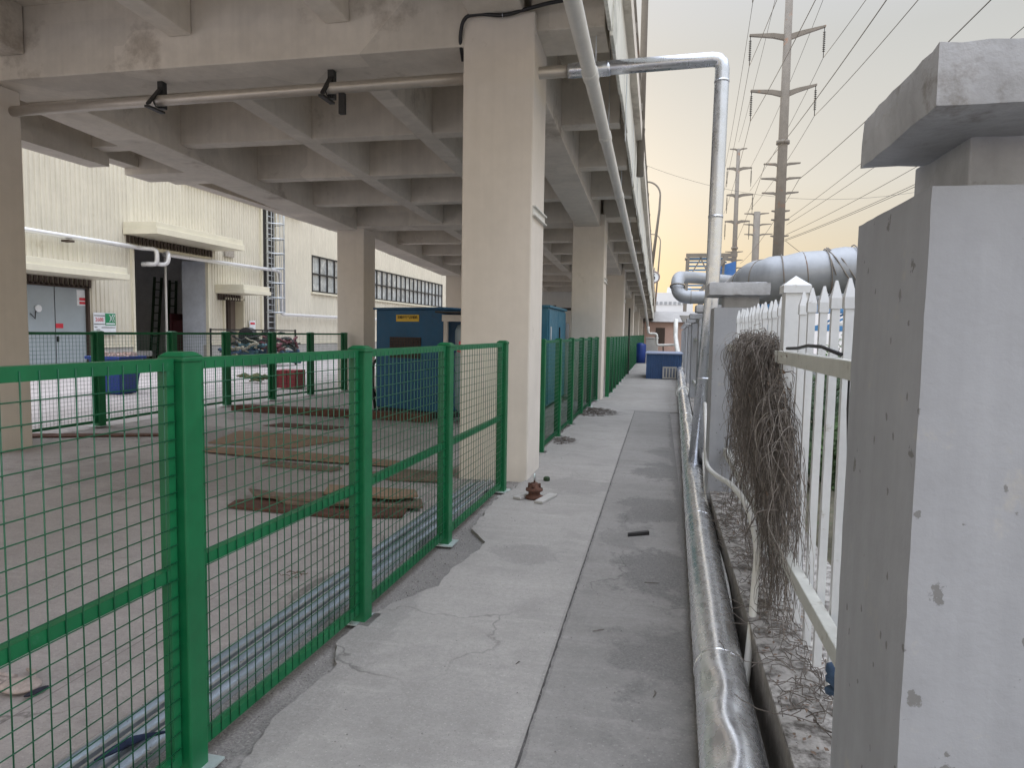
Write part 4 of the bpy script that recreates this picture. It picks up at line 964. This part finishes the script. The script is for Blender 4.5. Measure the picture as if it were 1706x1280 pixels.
# signs on the wall
sg = thing('notice_board', (-19.95, 21.75, 1.3), 'white and green notice board beside the grey double door', 'sign')
MB().box(-19.955, -19.94, 21.22, 22.25, 1.25, 2.06).build('panel', mSignW, sg)
gp = MB().box(-19.938, -19.93, 21.75, 22.24, 1.60, 2.04).build('green_panel', mSignG, sg)
q = MB()
for j, (yc, r_, a0) in enumerate(((21.90, .10, -1.2), (22.16, .11, 1.9), (22.24, .10, 1.9))):
    q.tube([(-19.925, yc+r_*math.cos(a0+t), 1.86+1.3*r_*math.sin(a0+t)) for t in [i*.3 for i in range(9)]], .013, 5)
q.build('emblem', mSignW, gp)
lettering('2688', mRed, sg, (-19.934, 21.48, 1.80), (math.pi/2, 0, math.pi/2), .19)
q = MB()
for (y0, y1, z_) in ((21.78, 22.2, 1.66), ): q.box(-19.929, -19.925, y0, y1, z_-.025, z_+.025)
q.build('caption_line', mSignW, gp)
q = MB()
for (y0, y1, z_) in ((21.24, 21.73, 1.95), (21.24, 21.73, 1.64), (21.26, 21.38, 1.53), (21.58, 22.22, 1.52), (21.58, 22.22, 1.34), (21.34, 21.5, 1.44)): q.box(-19.938, -19.932, y0, y1, z_-.012, z_+.012)
q.build('text_line', mInk, sg)
s2 = thing('small_sign', (-19.95, 31.1, 1.5), 'small red and white notice beside the narrow warehouse door', 'sign')
MB().box(-19.90, -19.88, 30.80, 31.30, 1.35, 1.95).build('panel', mSignW, s2); MB().box(-19.878, -19.87, 30.86, 31.24, 1.76, 1.86).build('red_band', mRed, s2)
# ladders and clutter inside the hall
def ladder(x0, y0, h, lean, lab, mt=mFolD):
    q = MB()
    for dy in (-.24, .24): q.beam((x0, y0+dy, 0), (x0-lean, y0+dy, h), .09, .09)
    z_ = .35
    while z_ < h-.1: q.beam((x0-lean*z_/h, y0-.24, z_), (x0-lean*z_/h, y0+.24, z_), .05, .05); z_ += .38
    tag(q.build('ladder', mt, at=(x0, y0, 0)), lab, 'ladder')
ladder(-24.55, 29.8, 4.0, -.35, 'dark green ladder leaning at the left inside the warehouse doorway')
ladder(-24.2, 30.6, 3.9, -.2, 'second dark ladder leaning just right of the green ladder inside the doorway')
ladder(-23.2, 31.2, 3.6, -.2, 'narrow dark ladder leaning at the right inside the warehouse doorway', mBlack)
tag(MB().tube([(-20.6, 25.8, 0), (-20.6, 25.8, 4.6)], .05, 10).build('white_pole', mPVC, at=(-20.6, 25.8, 0)), 'thin pale vertical pole in the large warehouse doorway', 'pole')
tr_ = thing('pallet_truck', (-22.5, 25.5, 0), 'low pale cart standing inside the large warehouse doorway', 'cart')
MB().box(-23.4, -21.8, 24.2, 26.4, .28, .52).build('deck', M('pale cart', (.35, .33, .32), .7), tr_, bevel=.03)
q = MB()
for y in (24.6, 26.0): q.tube([(-21.85, y, .15), (-21.75, y, .15)], .14, 12); q.tube([(-23.35, y, .15), (-23.25, y, .15)], .14, 12)
q.build('wheels', mRubber, tr_)
q = MB().box(-22.2, -21.5, 28.2, 28.9, .0, 1.9); q.box(-22.3, -22.2, 28.1, 29.0, 0, 2.2); tag(q.build('trolley', M('dark red trolley', (.06, .012, .015), .6), at=(-21.8, 28.5, 0), bevel=.05), 'dark red trolley frame standing against the right side inside the doorway', 'trolley')

# ================================================================ BEYOND THE BOUNDARY
def ring(b, c, ax, r, t=.012, n=20):
    ax = Vector(ax).normalized(); u = ax.orthogonal().normalized(); w_ = ax.cross(u); c = Vector(c)
    b.tube([c+(u*math.cos(a)+w_*math.sin(a))*r for a in [2*math.pi*i/n for i in range(n+1)]], t, 5)
bp_ = thing('insulated_pipe', (1.8, 10, 2.4), 'fat white insulated steam pipe bending down behind the picket fence', 'pipe')
cl = bend([(5.2, 10.0, 2.66), (2.6, 10.0, 2.52), (1.30, 10.0, 2.36), (1.22, 13.0, 2.22), (1.5, 22, 2.2)], .55, 10)
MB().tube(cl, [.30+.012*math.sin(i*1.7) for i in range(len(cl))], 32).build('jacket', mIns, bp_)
q = MB()
for c, ax in (((2.15, 10, 2.46), (1, 0, .12)), ((2.5, 10, 2.51), (1, 0, .12)), ((1.86, 10, 2.425), (1, 0, .12)), ((1.6, 10.03, 2.39), (1, -.1, .1)), ((1.30, 10.55, 2.33), (.15, -1, .05)), ((1.38, 10.22, 2.35), (.7, -.7, .05)), ((2.95, 10, 2.54), (1, 0, .06))): (lambda k: (ring(k, c, ax, .312, .008), k.build('strap', mSteel, bp_)))(MB())
q.tube([(2.12, 9.93, 2.78), (2.2, 9.72, 2.62), (2.34, 9.68, 2.38), (2.48, 9.75, 2.2)], .009, 5); q.tube([(2.14, 9.95, 2.78), (2.28, 9.71, 2.60), (2.42, 9.69, 2.38), (2.52, 9.78, 2.22)], .009, 5); q.tube([(2.1, 9.95, 2.77), (2.14, 9.72, 2.6), (2.20, 9.68, 2.4)], .008, 5)
q.build('rope', mSteel, bp_)
def steel_col(x, y, z1, w_, lab, mt=mBlueSteel):
    t = thing('pipe_support', (x, y, 0), lab, 'pipe support', 'pipe supports beyond the boundary')
    q = MB(); f = w_*.12
    q.box(x-w_/2, x+w_/2, y-w_/2, y-w_/2+f, 0, z1); q.box(x-w_/2, x+w_/2, y+w_/2-f, y+w_/2, 0, z1); q.box(x-f/2, x+f/2, y-w_/2+f, y+w_/2-f, 0, z1)
    q.build('column', mt, t); MB().box(x-w_, x+w_, y-w_*.6, y+w_*.6, z1+.001, z1+w_*.4).build('saddle', mt, t); return t
steel_col(2.78, 10.0, 2.20, .34, 'blue steel column under the nearest bend of the fat white pipe')
lp = thing('insulated_pipe', (1.0, 26, 2.8), 'white insulated pipe folded in a loop above the far boundary wall', 'pipe')
cl = bend([(6, 25, 2.92), (.56, 25, 2.90), (.52, 25.4, 3.62), (1.1, 27, 3.75), (6, 31, 3.6)], .42, 10)
MB().tube(cl, .225, 26).build('jacket', mIns, lp)
for c_, ax_, r_, t_ in (((1.0, 25, 2.9), (1, 0, 0), .232, .01), ((1.5, 25, 2.9), (1, 0, 0), .232, .01), ((.54, 25.1, 3.28), (0, .4, 1), .245, .03)):
    q = MB(); ring(q, c_, ax_, r_, t_); q.build('strap', mSteel, lp)
t = thing('concrete_support', (1.05, 28, 0), 'grey concrete post with a wide head under the looped pipe', 'pipe support')
MB().box(.98, 1.28, 28, 28.3, 0, 2.1).build('post', mConc, t, bevel=.02); MB().hexa([(.85, 27.9, 2.1), (2.2, 27.9, 2.1), (2.2, 28.4, 2.1), (.85, 28.4, 2.1), (.72, 27.9, 2.35), (2.2, 27.9, 2.35), (2.2, 28.4, 2.35), (.72, 28.4, 2.35)]).build('head', mConc, t)
steel_col(1.6, 30, 3.3, .2, 'slim steel column beside the concrete support under the looped pipe', mSteel)
# blue truss pipe rack seen between the pickets
t = thing('pipe_rack', (8, 30, 0), 'blue steel truss pipe rack seen between the pickets', 'pipe rack')
q = MB()
for y in (30, 32):
    q.beam((3.2, y, 2.75), (16, y, 2.75), .22, .28); q.beam((3.2, y, 1.95), (16, y, 1.95), .16, .2)
    for i in range(9): x = 3.2+1.6*i; q.beam((x, y, 1.95), (x, y, 2.75), .1, .1); q.beam((x, y, 1.95), (min(16, x+1.6), y, 2.75), .08, .08)
q.build('truss', mBlueSteel, t)
for x in (4.8, 9.6, 14.4): MB().box(x-.15, x+.15, 30.8, 31.1, 0, 1.9).build('column', mBlueSteel, t)
MB().tube([(3, 31, 3.1), (16, 31, 3.1)], .22, 14).build('pipe_run', mIns, t)
# bushes outside the wall
def bush(cx, cy, w_, d_, h, n, seed, lab, mt):
    rnd = random.Random(seed); b = MB()
    cl_ = [(cx+rnd.uniform(-.5, .5)*w_, cy+rnd.uniform(-.5, .5)*d_, rnd.uniform(.2, .85)*h, rnd.uniform(.18, .34)*h) for _ in range(max(6, int(w_*5)))]
    for i in range(n):
        c = rnd.choice(cl_); v_ = Vector((rnd.gauss(0, 1), rnd.gauss(0, 1), rnd.gauss(0, 1))).normalized()*c[3]*rnd.uniform(.5, 1.05)
        p = Vector(c[:3])+v_; s_ = rnd.uniform(.02, .05); u = Vector((rnd.gauss(0, 1), rnd.gauss(0, 1), rnd.gauss(0, 1))).normalized(); w2 = u.orthogonal().normalized()
        if p.z < .02: continue
        k = len(b.v); b.v += [tuple(p-u*s_), tuple(p+w2*s_*.45), tuple(p+u*s_), tuple(p-w2*s_*.45)]; b.face([k, k+1, k+2, k+3])
    t = thing('bush', (cx, cy, 0), lab, 'bush', 'bushes outside the boundary'); b.build('leaves', mt, t)
    q = MB()
    for c in cl_: q.tube([(cx, cy, 0), (c[0], c[1], c[2])], [.02, .008], 5)
    q.build('stems', mTwig, t)
bush(1.75, 4.6, 1.1, 2.6, 1.0, 5000, 1, 'leafy green bush right behind the picket fence', mFol)
bush(1.6, 7.6, 1.0, 2.6, 1.25, 5000, 2, 'dark bush behind the picket fence beyond the first one', mFolD)
bush(3.2, 12.5, 2.0, 2, 1.3, 5000, 3, 'wide low bush below the fat white pipe', mFol)
bush(6.5, 20, 4, 2, 1.5, 6000, 4, 'long hedge like bush below the blue pipe rack', mFol)

# blue conveyor frame building
t = thing('conveyor_tower', (3.2, 60, 0), 'blue and grey steel conveyor tower rising beyond the looped pipe', 'tower')
q = MB()
for (x, y) in ((1.75, 60), (4.6, 60), (1.75, 63), (4.6, 63)): q.beam((x+.15, y, 0), (x+.35, y, 8.2), .2, .2)
for z_ in (4.55, 5.0, 8.2):
    q.beam((1.9, 60, z_), (6, 60, z_), .22, .3 if z_ > 8 else .22); q.beam((1.9, 63, z_), (6, 63, z_), .2, .2)
q.build('frame', mSteel, t)
q = MB()
for i in range(9): z_ = 5.35+.32*i; q.box(2.0, 5.2, 60.3, 60.36, z_, z_+.13)
q.build('slats', mBlueSteel, t)
q = MB(); q.beam((2.1, 59.9, 6.2), (3.2, 59.9, 8.1), .1, .1); q.beam((3.0, 59.9, 8.1), (4.4, 59.9, 5.4), .1, .1); q.beam((3.1, 59.8, 5.1), (5.2, 59.8, 8.2), .22, .3); q.build('brace', mSteel, t)
MB().hexa([(3.5, 61, 4.7), (6, 61, 4.7), (6, 62, 4.7), (3.5, 62, 4.7), (4.6, 61, 7.4), (6, 61, 7.8), (6, 62, 7.8), (4.6, 62, 7.4)]).build('chute', M('bright blue chute', (.05, .17, .45), .5), t)

# far buildings
t = thing('pink_hut', (1, 55, 0), 'low pink walled hut with a grey roof at the end of the walkway', 'building')
MB().box(-1.2, 4.5, 55, 60, 0, 2.55).build('wall', mPink, t); MB().hexa([(-1.5, 54.6, 2.552), (4.8, 54.6, 2.552), (4.8, 60.4, 2.552), (-1.5, 60.4, 2.552), (-1.2, 56, 3.4), (4.5, 56, 3.4), (4.5, 59.5, 3.4), (-1.2, 59.5, 3.4)]).build('roof', mRoofG, t)
MB().box(-.35, .35, 54.93, 54.99, .9, 2.1).build('window', mBrown, t)
MB().beam((.28, 54, 0), (.18, 54, 1.7), .12, .1).build('prop', mBrown, t)
t = thing('low_shed', (0, 75, 0), 'white gabled shed behind the pink hut', 'building')
MB().box(-4, 1.6, 75, 80, 0, 3.3).build('wall', mFactory, t); MB().hexa([(-4.3, 74.7, 3.302), (1.9, 74.7, 3.0), (1.9, 80.3, 3.0), (-4.3, 80.3, 3.302), (-4.3, 74.7, 3.9), (1.9, 74.7, 3.15), (1.9, 80.3, 3.15), (-4.3, 80.3, 3.9)]).build('roof', mRoofG, t)
t = thing('factory', (4, 120, 0), 'large white factory hall with a blue band on the horizon', 'building')
MB().box(-10, 5.2, 120, 160, 0, 8.6).build('wall', mFactory, t); MB().box(-10, 4.4, 119.85, 119.95, 4.0, 5.1).build('band', mBand, t)
MB().box(1.0, 5, 124, 150, 8.6, 9.8).build('penthouse', mFactory, t)
q = MB()
for i in range(11): q.box(-4+.75*i, -3.55+.75*i, 119.86, 119.94, 6.6, 7.1)
q.build('window', M('far dark glazing', (.30, .31, .32), .6), t)
t = thing('factory', (30, 180, 0), 'pale grey factory blocks far beyond the road', 'building')
MB().box(14, 46, 180, 215, 0, 11).build('wall', mFactory, t); MB().box(13.5, 46.5, 179.5, 215.5, 11.001, 11.8).build('roof', mRoofG, t)
for i in range(8): MB().box(16+3.6*i, 18+3.6*i, 179.9, 179.99, 3, 5).build('window', mGlass, t)
# boundary wall end pillar things: street lamps on the viaduct edge
def lamp(y, x, zt, lab):
    t = thing('street_lamp', (x, y, zg(y)+1.2), lab, 'street lamp', 'street lamps on the viaduct')
    z0 = zg(y)+1.25; r_ = .62
    pts = [(x-.28, y, z0), (x-.02, y, zt-1.2)]+[(x-r_+r_*math.cos(a), y, zt-r_+.1+r_*math.sin(a)) for a in [i*math.pi/16 for i in range(0, 8)]]+[(x-1.0, y, zt+.12)]
    MB().tube(pts, [.075, .055]+[.04]*8+[.035], 10).build('pole', mSteel, t)
    MB().box(x-1.35, x-.95, y-.09, y+.09, zt+.06, zt+.16).build('head', mGal, t, bevel=.03)
lamp(33, -.20, 8.5, 'nearest curved street lamp rising from the viaduct edge')
lamp(58, -.22, 9.6, 'farther curved street lamp rising from the viaduct edge')
t = thing('lamp_pole', (-.24, 12, 4), 'thick straight grey pole rising from the viaduct parapet, nearest one', 'pole')
MB().tube([(-.46, 13.2, 4.5), (-.46, 13.2, 12)], [.065, .055], 12).build('pole', mSteel, t); MB().box(-.56, -.40, 13.12, 13.28, 5.35, 5.5).build('clamp', mSteel, t)
# speed sign
t = thing('speed_sign', (-.2, 45, 5.6), 'round speed limit sign fixed above the viaduct edge', 'road sign')
MB().tube([(-.5, 45.1, 3.4), (-.5, 45.1, 5.8)], .04, 8).build('pole', mSteel, t)
ds = MB().tube([(-.52, 45.0, 5.2), (-.52, 45.03, 5.2)], .40, 28).build('disc', mSignW, t)
MB().tube([(-.52+.35*math.cos(a), 44.985, 5.2+.35*math.sin(a)) for a in [i*math.pi/14 for i in range(29)]], .045, 6).build('red_rim', M('faded sign rim', (.22, .17, .16), .6), ds)
lettering('5', mInk, ds, (-.52, 44.97, 5.2), (math.pi/2, 0, 0), .5, ext=.01)

# pylons
def arm(b, x, y, z, xl, xr, zl, zr, dep=.45):
    for xe, ze in ((xl, zl), (xr, zr)):
        s_ = 1 if xe > x else -1; xm = x+(xe-x)*.38
        pts = [(x, z-.15), (xm, z+.05+.2*(ze-z)), (xe, ze)]
        hs = [dep, dep*.75, dep*.28]
        for (p, h0), (q, h1) in zip(zip(pts, hs), zip(pts[1:], hs[1:])):
            w_ = .28
            b.hexa([(p[0], y-w_/2, p[1]-h0/2), (q[0], y-w_/2, q[1]-h1/2), (q[0], y+w_/2, q[1]-h1/2), (p[0], y+w_/2, p[1]-h0/2), (p[0], y-w_/2, p[1]+h0/2), (q[0], y-w_/2, q[1]+h1/2), (q[0], y+w_/2, q[1]+h1/2), (p[0], y+w_/2, p[1]+h0/2)])
def pylon(x, y, ztop, r0, r1, arms, smalls, lab, inslen=2.4, ins=True, dep=.45):
    t = thing('power_pylon', (x, y, 0), lab, 'pylon', 'power pylons on the horizon')
    MB().tube([(x, y, 0), (x, y, ztop)], [r0, r1], 16).build('mast', mSteel, t)
    for (z, xl, xr, zl, zr) in arms:
        q = MB(); arm(q, x, y, z, xl, xr, zl, zr, dep); q.build('cross_arm', mSteel, t)
        if ins:
            for xe, ze in ((xl+.08, zl), (xr-.08, zr)):
                q = MB(); prof = [(.03, 0)]; n_ = 11
                for i in range(n_): zz = -.45-(inslen-.8)*i/n_; prof += [(.03, zz+.05), (.12, zz), (.03, zz-.04)]
                prof += [(.03, -inslen)]
                q.lathe((xe, y, ze), prof[::-1], 8); q.build('insulator', mBlack, t)
    for (z, xl, xr) in smalls:
        q = MB(); arm(q, x, y, z, xl, xr, z+.12, z+.12, .22); q.build('small_arm', mSteel, t)
    for z in (zz for zz in (ztop*.5,)): MB().tube([(x, y, z), (x, y, z+.25)], r0*.95+.05, 16).build('flange', mSteel, t)
    return t
pylon(9.15, 60, 34, .50, .24, [(25.4, 6.25, 11.95, 25.65, 25.95), (21.0, 6.5, 11.5, 21.3, 21.5), (30.3, 6.3, 11.9, 30.6, 30.8)], [(15.35, 7.75, 10.55), (14.2, 7.6, 10.65), (13.05, 7.7, 10.5), (11.6, 8.5, 9.9), (10.9, 8.5, 9.9), (9.6, 8.5, 9.9)], 'tallest steel power pylon, nearest of the three')
pylon(9.3, 97, 26.1, .42, .22, [(23.5, 7.9, 11.1, 23.6, 23.6), (20.05, 8.0, 11.4, 20.15, 20.15), (16.6, 7.9, 11.1, 16.7, 16.7)], [(26.0, 8.2, 10.4), (12.6, 8.1, 10.4), (11.5, 8.1, 10.4), (10.5, 8.1, 10.4)], 'slender steel power pylon, leftmost of the three')
pylon(11.1, 90, 16.7, .48, .40, [], [(16.4, 9.6, 12.5), (15.1, 9.6, 12.8), (13.9, 9.7, 13.0)], 'short thick steel power pylon between the tall and the slender ones', ins=False)
# conductors
def wire(name, a, c, sag, r_, lab, n_=26):
    a = Vector(a); c = Vector(c); pts = []
    for i in range(n_+1):
        t = i/n_; p = a.lerp(c, t); p.z -= sag*4*t*(1-t); pts.append(p)
    tag(MB().tube(pts, r_, 5).build(name, mBlack, at=tuple(a)), lab, 'power line', 'overhead power lines')
PW = [(6.33, 23.25, 'left conductor on the second highest arms'), (11.87, 23.55, 'right conductor on the second highest arms'), (6.58, 18.9, 'left conductor on the third arms down'), (11.42, 19.1, 'right conductor on the third arms down'), (6.4, 28.2, 'left conductor on the highest arms'), (11.8, 28.4, 'right conductor on the highest arms'),
      (9.15, 33.9, 'earth wire on the pylon top'), (7.85, 15.4, 'left wire on the upper small arm'), (10.5, 14.2, 'right wire on the middle small arm')]
for x, z, lab in PW:
    wire('power_line', (x, 60, z), (x+.2, -25, z+1), 2.2 if z > 16 else 1.6, .022, lab+' of the tallest pylon, towards the camera')
    wire('power_line', (x, 60, z), (9.3+(x-9.15)*.6, 97, z*.62+6.0 if z > 16 else z*.7+1.2), .7, .02, lab+' of the tallest pylon, towards the slender pylon')
for j, (x, z, x2, z2) in enumerate(((9.7, 11.0, 15.5, 16.5), (9.7, 10.6, 16.5, 15.5), (9.7, 9.8, 17.5, 13.5), (9.6, 9.4, 19, 12.5), (9.6, 9.3, 20, 12.8))):
    wire('power_line', (x, 60, z), (x2, 8, z2), .8, .016, ['uppermost', 'second', 'third', 'fourth', 'lowest'][j]+' of the low service wires fanning right from the tallest pylon')
wire('power_line', (9.7, 60, 9.3), (22, 70, 3.8), .5, .018, 'short guy wire slanting down to the right of the tallest pylon')
wire('power_line', (-2.0, 62, 16.3), (26, 62, 14.8), 2.6, .012, 'faint wire crossing the sky behind the tallest pylon')
